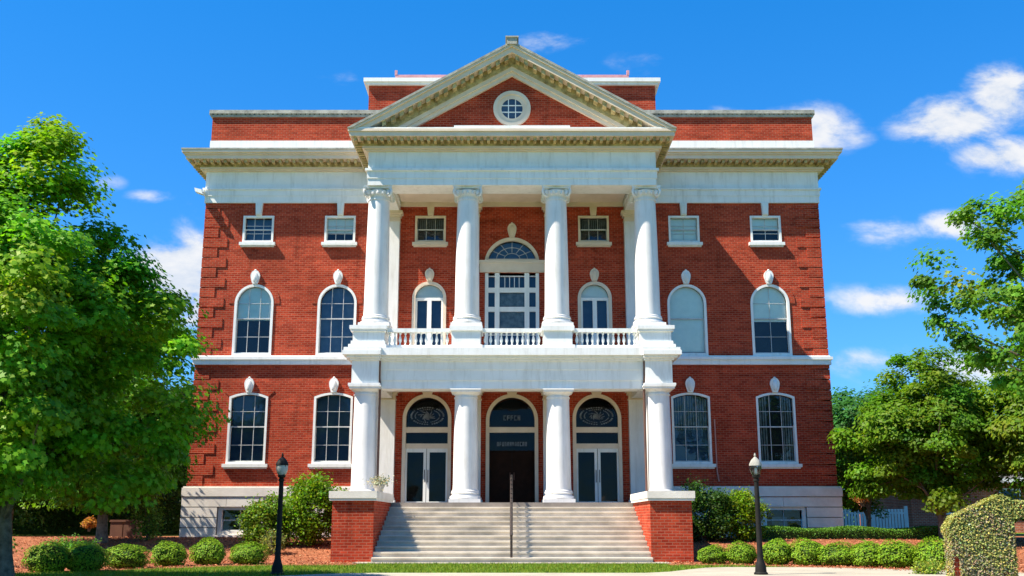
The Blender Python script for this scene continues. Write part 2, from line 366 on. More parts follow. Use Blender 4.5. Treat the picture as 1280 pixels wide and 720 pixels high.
# raised brick arches over openings
for k, x, z, w, h in W:
    if abs(x) < 5: continue
    if k == 'arch':
        o2 = o_arch(w+.5, h+.25, 24)[2:]; i2 = o_arch(w+.02, h+.01, 24)[2:]
    elif k == 'low':
        o2 = o_arch(w+.5, h+.30, 10, .24)[2:]; i2 = o_arch(w+.02, h+.01, 10, .17)[2:]
    else: continue
    ar = MB(); n = len(o2)
    for i in range(n-1):
        q = [o2[i], o2[i+1], i2[i+1], i2[i]]
        ar.prism_xz([(a+x, b+z) for a, b in q], -.028, .02)
    ar.build('brick_arch', 'brick', B)
# quoins
for s in (-1, 1):
    q = MB(); z = 2.62; i = 0
    zmax = 14.45
    while z < zmax-.2:
        wq = 1.02 if i % 2 else .62
        q.box(s*13.04, s*(13.04-wq), -.034, 1.0, z+.018, min(z+.41, zmax)); z += .43; i += 1
    q.build('quoin', 'brick', B)
# stone base in rusticated courses
sb = MB(); zt = [0.0, .62, 1.02, 1.42, 1.82, 2.22]
bw = [(-11.72, -9.95), (9.95, 11.72)]
jt = MB()
rnd = random.Random(4)
def course(z0, z1, x0, x1):
    x = x0
    while x < x1-.05:
        L = rnd.uniform(1.25, 1.9); xe = x+L
        if xe > x1-.7: xe = x1
        sb.box(x, xe-.012, -.14, .3, z0, z1-.035); x = xe
for s in (-1, 1):
    sb = MB(); jt = MB()
    for i in range(len(zt)-1):
        z0, z1 = zt[i], zt[i+1]
        a, b = (-13.16, -5.9) if s < 0 else (5.9, 13.16)
        if .6 < z0 < 1.8 :
            u, v = bw[0 if s < 0 else 1]
            course(z0, z1, a, u); course(z0, z1, v, b)
        else: course(z0, z1, a, b)
    sb.box(s*5.9, s*13.18, -.17, .32, 2.22, 2.56); sb.box(s*5.9, s*13.14, -.12, .34, 2.56, 2.615)
    u, v = bw[0 if s < 0 else 1]
    sb.box(s*13.16, s*12.5, .31, 20, 0, 2.55)
    jt.box(s*5.9, u if s > 0 else v, -.10, -.05, 0, 2.24); jt.box(v if s > 0 else u, s*13.10, -.10, -.05, 0, 2.24)
    sq = sb.build('stone_base', 'stone', B); jt.build('joints', 'joint', sq)
# belt course
for s in (-1, 1):
    b = MB(); b.box(s*5.6, s*13.10, -.14, .0, 7.52, 7.72); b.box(s*5.6, s*13.16, -.20, .0, 7.72, 7.84); b.box(s*5.6, s*13.08, -.10, .0, 7.84, 7.90)
    b.box(s*13.0, s*13.10, 0, 20, 7.52, 7.72); b.box(s*13.0, s*13.16, 0, 20, 7.72, 7.84)
    b.build('belt_course', 'white', B)
# wing entablature + cornice with modillions
for s in (-1, 1):
    e = MB()
    e.box(s*5.5, s*13.08, -.09, 0, 14.46, 14.76); e.box(s*5.5, s*13.11, -.12, 0, 14.76, 15.02); e.box(s*5.5, s*13.17, -.18, 0, 15.02, 15.10)
    e.box(s*5.5, s*13.08, -.08, 0, 15.10, 15.90)
    for (p, z0, z1) in ((.08, 14.46, 14.76), (.11, 14.76, 15.02), (.17, 15.02, 15.10), (.08, 15.10, 15.90)): e.box(s*13.0, s*(13+p), 0, 20, z0, z1)
    e.build('entablature', 'white', B)
    c = MB()
    c.box(s*5.4, s*13.30, -.30, 0, 15.90, 15.98); c.box(s*5.4, s*13.22, -.22, 0, 15.84, 15.90)
    c.box(s*5.4, s*13.78, -.78, 0, 16.20, 16.36); c.box(s*5.4, s*13.84, -.84, 0, 16.36, 16.44); c.box(s*5.4, s*13.92, -.92, .2, 16.44, 16.56)
    for (p, z0, z1) in ((.30, 15.90, 15.98), (.78, 16.20, 16.36), (.84, 16.36, 16.44)): c.box(s*13.0, s*(13+p), 0, 20, z0, z1)
    c.box(s*13.0, s*13.92, .2, 20, 16.44, 16.56)
    c.build('cornice', 'stone' if False else 'cream', B)
    c = MB(); c.box(s*5.4, s*13.30, -.30, 0, 15.98, 16.20); c.box(s*13.0, s*13.30, 0, 20, 15.98, 16.20)
    x = 5.7
    while x < 13.8:
        c.box(s*x, s*(x+.12), -.68, -.30, 16.06, 16.20); x += .29
    y = 0
    while y < 19: c.box(s*13.30, s*13.68, y, y+.12, 16.06, 16.20); y += .29
    c.build('dentil_course', 'weather', B)
    l = MB(); l.box(s*5.4, s*13.95, -.95, .2, 16.56, 16.62); l.box(s*13.0, s*13.95, .2, 20, 16.56, 16.62); l.build('cornice_flashing', 'lead', B)
    w = MB(); w.box(s*5, s*13.03, -.03, .3, 16.5, 17.28); w.box(s*12.73, s*13.03, .3, 20, 16.5, 17.28); w.build('blocking_course', 'white', B)
    p = MB(); p.box(s*5, s*13.0, 0, .35, 17.28, 18.36); p.box(s*12.65, s*13.0, .35, 20, 17.28, 18.36)
    p.build('parapet', 'brick', B)
    k = MB(); k.box(s*5, s*13.07, -.07, .4, 18.36, 18.46); k.box(s*5, s*13.12, -.12, .4, 18.50, 18.66); k.box(s*12.6, s*13.12, .4, 20, 18.46, 18.66)
    x = 5.0
    while x < 13.05: k.box(s*x, s*(x+.13), -.10, .3, 18.46, 18.50); x += .2
    k.build('coping', 'lead', B)
r = MB(); r.box(-12.7, 12.7, .3, 19.7, 17.3, 17.4); r.build('flat_roof', 'lead', B)
# attic block behind the pediment
a = MB(); a.box(-6.55, 6.55, 2, 14, 17.4, 20.72); a.build('attic_wall', 'brick', B)
a = MB(); a.box(-6.68, 6.68, 1.87, 14.1, 20.72, 20.84); a.box(-6.78, 6.78, 1.77, 14.2, 20.84, 21.02); a.build('attic_coping', 'white', B)
a = MB(); a.box(-5.4, 5.4, 3.2, 12, 21.02, 21.66); a.box(-5.5, 5.5, 3.1, 12.1, 21.66, 21.76); a.box(-5.52, -5.40, 3.08, 3.2, 21.76, 21.98); a.box(5.40, 5.52, 3.08, 3.2, 21.76, 21.98); a.build('metal_roof', 'redroof', B)

# ---- portico, upper order
FY = -3.75
PX = 5.63
def layer(mb, x, y, z0, z1, yb=0):       # a moulded layer that wraps front and both sides
    mb.box(-x, x, y, yb, z0, z1)
en = MB()
en.box(-PX, PX, FY, -2.65, 14.03, 14.30); en.box(-PX-.03, PX+.03, FY-.03, -2.62, 14.30, 14.60); en.box(-PX-.10, PX+.10, FY-.10, -2.6, 14.60, 14.70)
for s in (-1, 1):
    en.box(s*4.75, s*PX, -2.65, 0, 14.03, 14.30); en.box(s*4.72, s*(PX+.03), -2.62, 0, 14.30, 14.60); en.box(s*4.7, s*(PX+.10), -2.6, 0, 14.60, 14.70)
en.box(-PX, PX, FY, 0, 14.70, 15.40)
en.build('portico_entablature', 'white', B)
cl = MB(); cl.box(-4.7, 4.7, -2.6, -.02, 14.48, 14.69)
for x in (-1.75, 1.75): cl.box(x-.35, x+.35, -2.6, -.03, 14.36, 14.48)
cl.build('portico_ceiling', 'cream', B)
cb = MB(); cb.box(-4.72, 4.72, -.10, .0, 14.30, 14.48); cb.build('ceiling_moulding', 'cream', B)
co = MB()
layer(co, PX+.12, FY-.12, 15.40, 15.47); layer(co, PX+.22, FY-.22, 15.47, 15.56)
layer(co, PX+.66, FY-.70, 15.80, 15.98); layer(co, PX+.72, FY-.76, 15.98, 16.08)
co.build('portico_cornice', 'cream', B)
dt = MB(); layer(dt, PX+.22, FY-.22, 15.56, 15.80)
x = -PX-.5
while x < PX+.5: dt.box(x, x+.11, FY-.60, FY-.22, 15.64, 15.80); x += .258
y = FY
while y < -.2:
    for s in (-1, 1): dt.box(s*(PX+.22), s*(PX+.56), y, y+.11, 15.64, 15.80)
    y += .258
dt.build('portico_dentils', 'weather', B)
tp = MB(); tp.box(-6.2, 6.2, FY-.73, FY+.1, 16.08, 16.14); tp.box(-2.25, 2.25, FY-.69, FY+.1, 16.14, 16.23); tp.build('pediment_ledge', 'white', B)
# pediment
TIPX, TIPZ, APZ = PX+.74, 16.10, 19.72
SL = (APZ-TIPZ)/TIPX
ty = MB(); ty.prism_xz([(-5.7, 16.06), (5.7, 16.06), (0, 16.06+5.7*SL-.55)], FY+.02, FY+.32); ty.build('tympanum', 'brick', B)
def rake(mb, d0, d1, y0, y1, xin=0.0, xtip=TIPX):   # slab under the slope line, d = vertical drop
    for s in (-1, 1):
        top = lambda x, d: APZ - SL*x - d
        a = [(s*0, top(0, d0)), (s*xtip, top(xtip, d0)), (s*xtip, max(top(xtip, d1), 16.09)), (s*0, top(0, d1))]
        if top(xtip, d1) < 16.09:
            xt = (APZ-d1-16.09)/SL
            a = [(0, top(0, d0)), (s*xtip, top(xtip, d0)), (s*xtip, 16.09), (s*xt, 16.09), (0, top(0, d1))]
            if top(xtip, d0) < 16.09:
                x2 = (APZ-d0-16.09)/SL
                a = [(0, top(0, d0)), (s*x2, 16.09), (s*xt, 16.09), (0, top(0, d1))]
        mb.prism_xz(a, y0, y1)
rk = MB(); rake(rk, .10, .20, FY-.78, -.2); rake(rk, .20, .42, FY-.70, FY+.05); rake(rk, .80, .98, FY-.20, FY+.03); rake(rk, .98, 1.16, FY-.12, FY+.03); rk.build('raking_cornice', 'cream', B)
rk = MB(); rake(rk, .42, .80, FY-.24, FY+.04)
x = .14
while x < 5.3:
    for s in (-1, 1):
        zt_ = APZ - SL*x - .42; x1 = x+.15
        if zt_-.28 > 16.1: rk.prism_xz([(s*x, zt_+.01), (s*x1, zt_-SL*.15+.01), (s*x1, zt_-SL*.15-.20), (s*x, zt_-.20)], FY-.62, FY-.22)
    x += .34
rk.build('raking_dentils', 'weather', B)
rf = MB(); rake(rf, .0, .10, FY-.82, 2.0); rf.build('pediment_roof', 'lead', B)
ap = MB(); ap.box(-.20, .20, FY-.86, FY-.3, APZ-.15, APZ+.12); ap.box(-.26, .26, FY-.9, FY-.28, APZ+.12, APZ+.18); ap.build('ridge_block', 'lead', B)
# ragged lead flashing where the pediment roof meets the attic wall
rs = random.Random(9)
for s in (-1, 1):
    x = .6; fl = MB()
    while x < 6.9:
        zt_ = APZ - SL*x; h = rs.uniform(.75, 1.15)
        fl.prism_xz([(s*x, zt_-.3), (s*(x+.42), zt_-.3-SL*.42), (s*(x+.42), zt_+h-SL*.42+rs.uniform(-.07, .07)), (s*x, zt_+h)], 1.86+rs.uniform(-.06, .05), 2.02); x += .40
    fl.build('roof_flashing', 'lead', B)
# oculus
OZ = 17.19; oc = MB()
circ = lambda r, n=40: [(r*math.cos(2*PI*k/n), OZ+r*math.sin(2*PI*k/n)) for k in range(n)]
oc.ring_xz(circ(.74), circ(.60), FY-.10, FY+.05); oc.ring_xz(circ(.60), circ(.42), FY-.04, FY+.05)
ow = oc.build('round_window', 'cream', B)
p = MB(); p.prism_xz(circ(.44), FY-.003, FY+.012); p.build('pane', M['navy_reflection'], ow)
p = MB()
for d in (-.14, .14): 
    hl = math.sqrt(.42**2-d*d); p.box(d-.018, d+.018, FY-.03, FY, OZ-hl, OZ+hl); p.box(-hl, hl, FY-.028, FY-.001, OZ+d-.018, OZ+d+.018)
p.build('muntins', 'white', ow)

def column(x, y, z0, z1, rb, rt, order, cap_mat='white_col'):
    sh = MB(); hb = .40; hc = .52 if order == 'ionic' else .34
    prof = []
    za, zb = z0+hb, z1-hc
    for i in range(13):
        t = i/12; r = rb - (rb-rt)*(t**1.6); prof.append((r, za+(zb-za)*t))
    prof = [(rb+.05, za-.01), (rb+.05, za+.03), (rb+.01, za+.06)] + prof[1:]
    prof += [(rt+.03, zb), (rt+.03, zb+.05), (rt, zb+.06)]
    sh.lathe(x, y, prof, 36); c = sh.build('column', 'white_col', B)
    ba = MB(); k = rb*1.26
    ba.box(x-k, x+k, y-k, y+k, z0, z0+hb*.32)
    ba.lathe(x, y, [(k*.97, z0+hb*.32), (k*1.0, z0+hb*.42), (k*.97, z0+hb*.60), (k*.88, z0+hb*.64), (rb*1.08, z0+hb*.72), (rb*1.08, z0+hb*.80), (rb*1.16, z0+hb*.86), (rb*1.12, z0+hb*.97), (rb*1.0, z0+hb)], 36)
    ba.build('base', 'white_col', c)
    cp = MB()
    if order == 'ionic':
        zc = zb+.06
        cp.lathe(x, y, [(rt, zc), (rt+.02, zc+.10), (rt+.10, zc+.22), (rt+.12, zc+.30), (rt+.04, zc+.34)], 32)
        for k in range(16):
            a = 2*PI*k/16; cp.ball((x+(rt+.09)*math.cos(a), y+(rt+.09)*math.sin(a), zc+.19), .055, 6, 5, (1, 1, 1.5))
        # four corner volutes, rolled
        for sx_ in (-1, 1):
            for sy_ in (-1, 1):
                d = Vector((sx_, sy_, 0)).normalized(); t = Vector((-d.y, d.x, 0)); c0 = Vector((x, y, zc+.20)) + d*(rt+.19)
                pts = []; rr = []
                for i in range(20):
                    a = PI*.5 + i*.5; q = .18*(1-i/24); pts.append(c0 + d*(q*math.cos(a)*-1) + Vector((0, 0, q*math.sin(a)))); rr.append(.05*(1-i/40))
                cp.tube(pts, rr, 6); cp.ball(c0, .045, 8, 6)
                cp.tube([c0+t*-.07, c0+t*.07], [.09, .09], 10)
                cp.tube([Vector((x, y, zc+.34))+d*(rt-.05), c0+d*-.02+Vector((0, 0, .15)), c0+d*.14+Vector((0, 0, .17))], [.05, .05, .03], 6)
        ab = []; kk = rt+.20                        # concave abacus
        for i in range(4):
            a0 = PI/4+i*PI/2; a1 = a0+PI/2
            p0 = Vector((math.cos(a0), math.sin(a0)))*kk*1.30; p1 = Vector((math.cos(a1), math.sin(a1)))*kk*1.30
            for j in range(5):
                u = j/5; q = p0.lerp(p1, u); q -= q.normalized()*.15*math.sin(PI*u); ab.append((x+q.x, y+q.y))
        n = len(ab); cp.add([(a, b, z1-.09) for a, b in ab]+[(a, b, z1+.004) for a, b in ab], [tuple(range(n-1, -1, -1)), tuple(range(n, 2*n))]+[(i, (i+1)%n, (i+1)%n+n, i+n) for i in range(n)])
    else:
        cp.lathe(x, y, [(rt, zb+.06), (rt, zb+.12), (rt+.04, zb+.14), (rt+.12, zb+.22)], 32)
        k = rt+.13; cp.box(x-k, x+k, y-k, y+k, zb+.22, z1-.05); cp.box(x-k-.03, x+k+.03, y-k-.03, y+k+.03, z1-.05, z1+.004)
    cp.build('capital', cap_mat, c)
    return c
for x in (-5.23, -1.73, 1.73, 5.23):
    column(x, -3.18, 8.46, 14.03, .47, .41, 'ionic')
def pilaster(x, w, z0, z1, mat='white_col'):
    p = MB(); p.box(x-w/2, x+w/2, -.30, .02, z0+.25, z1-.45); q = p.build('pilaster', mat, B)
    p = MB(); p.box(x-w/2-.08, x+w/2+.08, -.38, .02, z0, z0+.15); p.box(x-w/2-.04, x+w/2+.04, -.34, .02, z0+.15, z0+.25); p.build('base', mat, q)
    p = MB(); p.box(x-w/2-.03, x+w/2+.03, -.33, .02, z1-.45, z1-.40); p.box(x-w/2, x+w/2, -.30, .02, z1-.40, z1-.24)
    p.box(x-w/2-.06, x+w/2+.06, -.36, .02, z1-.24, z1-.14); p.box(x-w/2-.12, x+w/2+.12, -.42, .02, z1-.14, z1); p.build('capital', 'cream', q)
for x in (-5.2, 5.2): pilaster(x, .94, 7.58, 14.03)
for x in (-1.78, 1.78): pilaster(x, .80, 7.58, 14.30)

# ---- balcony + lower porch
bm_ = MB()
bm_.box(-4.94, 4.94, -3.62, -2.75, 6.09, 6.40); bm_.box(-4.94, 4.94, -3.66, -2.75, 6.40, 6.80); bm_.box(-4.94, 4.94, -3.70, -2.75, 6.80, 7.12)
for s in (-1, 1): bm_.box(s*4.85, s*5.85, -2.9, 0, 6.12, 7.12)
bm_.build('porch_beam', 'white', B)
c = MB(); c.box(-4.94, 4.94, -2.75, -.01, 6.52, 6.62); c.build('porch_ceiling', 'cream', B)
c = MB(); c.box(-4.85, 4.85, -.12, -.0, 6.40, 6.52); c.build('porch_moulding', 'cream', B)
cr = MB()
for s in (-1, 1):        # corner blocks of the balcony
    cr.box(s*4.97, s*5.97, -3.92, -2.9, 6.26, 7.14)
    cr.box(s*4.92, s*6.04, -4.0, 0, 7.12, 7.20); cr.box(s*4.90, s*6.16, -4.10, 0, 7.20, 7.30); cr.box(s*4.88, s*6.30, -4.22, 0, 7.30, 7.46); cr.box(s*4.86, s*6.26, -4.18, 0, 7.46, 7.58)
cr.box(-4.9, 4.9, -3.80, 0, 7.12, 7.20); cr.box(-4.9, 4.9, -3.90, 0, 7.20, 7.30); cr.box(-4.9, 4.9, -4.04, 0, 7.30, 7.58)
cr.build('balcony_cornice', 'white', B)
for s in (-1, 1):
    column(s*5.46, -3.42, FLOOR, 6.18, .47, .44, 'tuscan')
    p = MB(); p.box(s*4.90, s*6.08, -4.02, -2.82, 6.18, 6.262); p.build('impost', 'white', B)
    p = MB(); p.box(s*4.70, s*6.12, -4.02, -2.5, 7.58, 7.72); p.box(s*4.76, s*6.04, -3.94, -2.5, 7.72, 7.86); p.box(s*4.80, s*5.98, -3.88, -2.6, 7.86, 8.22); p.box(s*4.74, s*6.06, -3.96, -2.5, 8.22, 8.30); p.box(s*4.70, s*6.10, -4.0, -2.46, 8.30, 8.44); p.box(s*4.64, s*5.86, -3.86, -2.5, 8.44, 8.47)
    p.build('pedestal', 'white', B)
    p = MB(); x = s*1.73; p.box(x-.62, x+.62, -3.88, -2.6, 7.58, 7.72); p.box(x-.54, x+.54, -3.80, -2.62, 7.72, 8.26); p.box(x-.62, x+.62, -3.88, -2.56, 8.26, 8.44); p.box(x-.60, x+.60, -3.86, -2.58, 8.44, 8.465); p.build('pedestal', 'white', B)
    column(s*1.73, -3.2, FLOOR, 6.09, .46, .42, 'tuscan')
    pilaster(s*5.2, .94, FLOOR, 6.50); pilaster(s*1.62, .72, FLOOR, 6.50)
# balustrades
bal = MB(); bal.lathe(0, 0, [(.04, 0), (.04, .05), (.022, .07), (.058, .17), (.06, .22), (.026, .36), (.022, .40), (.04, .43), (.04, .50)], 10)
bal_me = None
for (x0, x1) in ((-4.72, -2.35), (-1.11, 1.11), (2.35, 4.72)):
    m_ = MB(); m_.box(x0, x1, -3.74, -3.5, 7.58, 7.72); m_.box(x0, x1, -3.75, -3.49, 8.22, 8.36)
    rail = m_.build('balustrade', 'white', B); n = int(round((x1-x0)/.205))
    for i in range(n):
        if bal_me is None: o = bal.build('baluster', 'white', rail); bal_me = o
        else: o = bal_me.copy(); COL.objects.link(o); o.parent = rail
        o.location = (x0+(i+.5)*(x1-x0)/n, -3.62, 7.72)
# podium, steps, cheek piers
pd = MB(); pd.box(-6.02, 6.02, -3.95, 0, 0, FLOOR-.16); pd.build('podium', 'brick', B)
pd = MB(); pd.box(-6.06, 6.06, -4.0, 0, FLOOR-.16, FLOOR); pd.build('porch_floor', 'pfloor', B)
st = MB(); nS = 12; y0, y1 = -8.95, -3.95
for i in range(nS-1):
    ya = y0+(y1-y0)*i/(nS-1); z = FLOOR*(i+1)/nS
    st.box(-4.38, 4.38, ya, y1 if i == nS-2 else y1, z-.16, z-.05); st.box(-4.38, 4.38, ya-.035, y1, z-.05, z)
st.build('staircase', 'step', B)
for s in (-1, 1):
    p = MB(); p.box(s*4.38, s*5.70, -8.62, -3.98, -.1, 1.90); q = p.build('brick_pier', 'brick', B)
    p = MB(); p.box(s*4.30, s*5.78, -8.72, -4.02, 1.90, 1.98); p.box(s*4.28, s*5.80, -8.74, -4.02, 1.98, 2.20); p.build('cap', 'stone', q)
# handrail up the middle of the stairs
hr = MB(); dz = FLOOR/(y1-y0)
pts = [(-.02, y0-.15, .82), (-.02, y0+.1, 1.0), (-.02, y1+.1, FLOOR+.86), (-.02, y1+.5, FLOOR+.88)]
hr.tube(pts, .048, 8); hr.tube([(-.02, y0+.1, .50), (-.02, y1+.1, FLOOR+.36)], .022, 6)
hr.build('handrail', 'rail', B)
q = [o for o in kids(B) if o.name.startswith('handrail')][0]
for i in range(nS):
    ya = y0+.12+(y1-y0)*i/(nS-1); z = FLOOR*min(i+1, nS)/nS
    p = MB(); p.tube([(-.02, ya, z-.02), (-.02, ya, 1.0+(ya-y0-.1)*dz+ -.01)], .040, 6); p.build('post', 'rail', q)
# downpipes and conduits
for s in (-1, 1):
    p = MB(); p.tube([(s*4.95, -3.78, 7.1), (s*4.95, -3.76, 6.5), (s*4.93, -3.66, 6.2), (s*4.93, -3.62, 2.1)], .045, 8); p.build('downpipe', 'pipe', B)
p = MB(); p.tube([(8.22, -.05, 5.3), (8.24, -.05, 3.2), (8.30, -.06, 2.8)], .03, 6); p.build('conduit', 'pink', B)
p = MB(); p.tube([(7.95, -.18, 2.55), (7.95, -.18, .7)], .035, 6); p.build('conduit', 'black', B)
p = MB(); p.box(-13.40, -13.05, -.35, -.12, 14.86, 14.94); p.prism_xz([(-13.42, 15.0), (-13.12, 14.93), (-13.05, 14.72), (-13.38, 14.84)], -.5, -.2); p.build('floodlight', 'white', B)

# ---- windows
def window(kind, x, z, w, h, blind=0, backing='dark', cols=3, rows=4, frame_w=.09, fmat='white', curtain=False, y=0):
    out = outline(kind, w, h)
    if kind in ('top', 'base'): inn = [(-w/2+frame_w, frame_w), (w/2-frame_w, frame_w), (w/2-frame_w, h-frame_w), (-w/2+frame_w, h-frame_w)]
    elif kind == 'low': inn = shift(o_arch(w-2*frame_w, h-2*frame_w, 10, .15), 0, frame_w)
    elif kind == 'lunette': inn = shift(outline('lunette', w-2*frame_w, h-1.6*frame_w), 0, frame_w*.6)
    else: inn = shift(o_arch(w-2*frame_w, h-2*frame_w, 24), 0, frame_w)
    fr = MB(); fr.ring_xz(out, inn, -.045, .10)
    F = fr.build('window_frame', fmat, B, (x, y, z))
    oz = inn[0][1]; ih = max(p[1] for p in inn)
    pn = MB(); pn.pane(inn, .125); pn.build('pane', 'glass', F)
    sa = MB(); i0, i1 = inn[0][0], inn[1][0]
    if kind != 'lunette':
        mid = oz+(ih-oz)*(.52 if kind != 'top' else .5)
        a, b = span_at(inn, mid); sa.box(a, b, .06, .12, mid-.024, mid+.024)
        sa.box(i0, i1, .06, .12, oz, oz+.05); sa.box(i0, i0+.03, .061, .12, oz+.05, mid-.026); sa.box(i1-.03, i1, .061, .12, oz+.05, mid-.026)
        for c in range(1, cols):
            xx = i0+(i1-i0)*c/cols; sa.box(xx-.010, xx+.010, .085, .118, oz+.05, top_at(inn, xx)-.005)
        for r_ in range(1, rows):
            zz = oz+(ih-oz)*r_/rows
            if abs(zz-mid) < .12: continue
            a, b = span_at(inn, zz); sa.box(a+.003, b-.003, .088, .116, zz-.0095, zz+.0095)
    else:
        for a in range(1, 6):
            t = PI*a/6; rr = (i1-i0)/2
            p0 = (rr*.34*math.cos(t), oz+.30*math.sin(t)); p1 = (rr*.97*math.cos(t), oz+(ih-oz)*.96*math.sin(t))
            sa.tube([(p0[0], .10, p0[1]), (p1[0], .10, p1[1])], .016, 5)
        for q in (.34, .66):
            sa.tube([((i1-i0)/2*q*math.cos(PI*k/12), .10, oz+(ih-oz)*q*math.sin(PI*k/12)) for k in range(13)], .016, 5)
    sa.build('sash', 'sash', F)
    rm = MB(); rm.prism_xz([(a*1.0, b) for a, b in inn], .33, .36); rm.build('interior', ('navy_reflection' if kind == 'low' else 'sky_reflection') if backing == 'blue' else 'dark', F)  # flat sheet behind the glass; blue ones carry painted sky reflection
    if blind:
        zb = ih-(ih-oz)*blind; cut = [p for p in inn if p[1] > zb]
        a, b = span_at(inn, zb); cut = [(a, zb), (b, zb)] + [p for p in cut]
        if kind in ('top', 'base'): cut = [(i0, zb), (i1, zb), (i1, ih), (i0, ih)]
        bl = MB(); bl.prism_xz(cut, .17, .185); bl.build('blind', 'blind', F)
    if curtain:
        cu = MB(); k = 14; 
        for j in range(k):
            xa = i0+(i1-i0)*j/k
            if curtain == 2 and 4 <= j < 10: continue
            zt_ = min(top_at(inn, xa+.01), top_at(inn, xa+(i1-i0)/k-.01))-.02
            zl = oz+(ih-oz)*(.48 if curtain == 1 else .02)
            cu.box(xa+.005, xa+(i1-i0)/k*.62, .20+.02*(j % 2), .24, zl, zt_)
        cu.build('curtain', 'curtain', F)
    return F
def sill(F, w, mat='white'):
    s_ = MB(); s_.box(-w/2, w/2, -.16, .02, -.13, -.002); s_.box(-w/2+.05, w/2-.05, -.10, .02, -.19, -.13); s_.build('sill', mat, F)
def keystone(x, z0, z1, kind, mat='white'):
    k = MB()
    if kind == 'flat': k.prism_xz([(x-.12, z0), (x+.12, z0), (x+.15, z1), (x-.15, z1)], -.13, .01); k.box(x-.10, x+.10, -.17, -.12, z0+.04, z1-.12)
    else:
        n = 10; w = .165; L = []; Rr = []
        for i in range(n+1):
            t = i/n; ww = w*(.62+.55*math.sin(min(1, t*1.25)*PI*.62))*(1 if t < .62 else math.sqrt(max(0, 1-((t-.62)/.38)**1.5))*.98+.02)
            L.append((x-ww, z0+(z1-z0)*t)); Rr.append((x+ww, z0+(z1-z0)*t))
        k.prism_xz(Rr+L[::-1], -.12, .01); k.ball((x, -.12, z0+(z1-z0)*.45), .12, 10, 8, (1, .6, 1.9)); k.ball((x, -.08, z1-.02), .05)
    k.build('keystone', mat, B)
TOP = {-10.74: dict(backing='blue'), -7.28: dict(blind=.62), -3.45: dict(curtain=1, fmat='cream'), 3.45: dict(curtain=1, fmat='cream'), 7.28: dict(blind=.93, cols=2), 10.74: dict(blind=.52, cols=2)}
ARC = {-10.74: dict(blind=.50), -7.28: dict(backing='blue'), 7.28: dict(blind=.97, cols=1, rows=2), 10.74: dict(blind=.52, cols=2)}
LOW = {-10.74: dict(backing='blue'), -7.28: dict(backing='blue'), 7.28: dict(curtain=1, backing='blue'), 10.74: dict(curtain=2)}
for k, x, z, w, h in W:
    if k == 'top':
        F = window('top', x, z, w, h, rows=2+(abs(x) > 5)*1, frame_w=.085, **TOP[x]); sill(F, w+.2, TOP[x].get('fmat', 'white')); keystone(x, 13.91, 14.45 if abs(x) > 5 else 14.30, 'flat', TOP[x].get('fmat', 'white'))
    elif k == 'arch' and abs(x) > 5:
        F = window('arch', x, z, w, h, frame_w=.10, **ARC[x]) ; keystone(x, z+h+.01, z+h+.60, 'acorn')
    elif k == 'low':
        F = window('low', x, z, w, h, frame_w=.085, **LOW[x]); sill(F, w+.24); keystone(x, z+h+.005, z+h+.62, 'acorn')
    elif k == 'arch':
        # balcony door with fanlight
        out = o_arch(w, h, 24); inn = shift(o_arch(w-.26, h-.13, 24), 0, 0)
        fr = MB(); fr.ring_xz(out, inn, -.05, .10); F = fr.build('balcony_door', 'cream', B, (x, 0, z))
        r2 = (w-.26)/2; p = MB(); p.pane(inn, .125); p.build('pane', 'glass', F)
        d = MB(); zs = h-.13-r2; d.box(-r2, r2, .05, .12, zs-.09, zs+.03)
        for sx_ in (-1, 1):
            d.box(sx_*.0, sx_*.09, .05, .12, 0, zs-.09); d.box(sx_*(r2-.08), sx_*r2, .05, .12, 0, zs-.09)
            d.box(sx_*.09, sx_*(r2-.08), .05, .12, 0, .7); d.box(sx_*.09, sx_*(r2-.08), .06, .12, 1.25, 1.31)
        d.build('door_leaf', 'white', F)
        p = MB(); p.prism_xz(inn, .33, .36); p.build('interior', 'navy_reflection', F)
        p = MB(); p.prism_xz([(r2*math.cos(PI*k_/16), zs+r2*math.sin(PI*k_/16)) for k_ in range(17)], .18, .2); p.build('blind', 'blind', F)
        keystone(x, z+h+.01, z+h+.55, 'acorn', 'cream')
    elif k == 'lunette':
        F = window('lunette', x, z, w, h, backing='blue', frame_w=.15, fmat='cream'); keystone(0, z+h+.005, z+h+.62, 'acorn', 'cream')
        bl = MB(); bl.box(-.95, .95, .28, .30, .1, .8)
# palladian window under the lunette
p = MB(); p.box(-1.36, 1.36, -.16, .05, 11.42, 11.80); p.box(-1.42, 1.42, -.22, .05, 11.80, 11.92); p.build('window_entablature', 'cream', B)
fr = MB(); z0, zt2 = 0, 3.74; xw = 1.12
for x in (-1.06, -.62, .62, 1.06): fr.box(x-.07, x+.07, -.03, .12, 0, zt2) if abs(x) > 1 else fr.box(x-.10, x+.10, -.06, .12, 0, zt2)
for (za, zb) in ((0, .12), (2.10, 2.30), (2.92, 3.12), (3.60, 3.74)): fr.box(-.99, .99, 0, .115, za, zb)
F = fr.build('grand_window', 'white', B, (0, 0, 7.66))
p = MB(); p.pane([(-1, 0), (1, 0), (1, 3.7), (-1, 3.7)], .09); p.build('pane', 'glass', F)
p = MB(); 
for x in (-.3, -.1, .1, .3): p.box(x-.014, x+.014, .05, .085, 3.12, 3.6)
p.box(-1.0, 1.0, .052, .085, 1.1, 1.14); p.build('muntins', 'white', F)
p = MB(); p.box(-1.1, 1.1, .32, .35, 0, 3.74); p.build('interior', 'navy_reflection', F)
p = MB(); p.box(-.5, .5, .2, .22, 1.2, 2.95); p.build('blind', M['curtain'], F)
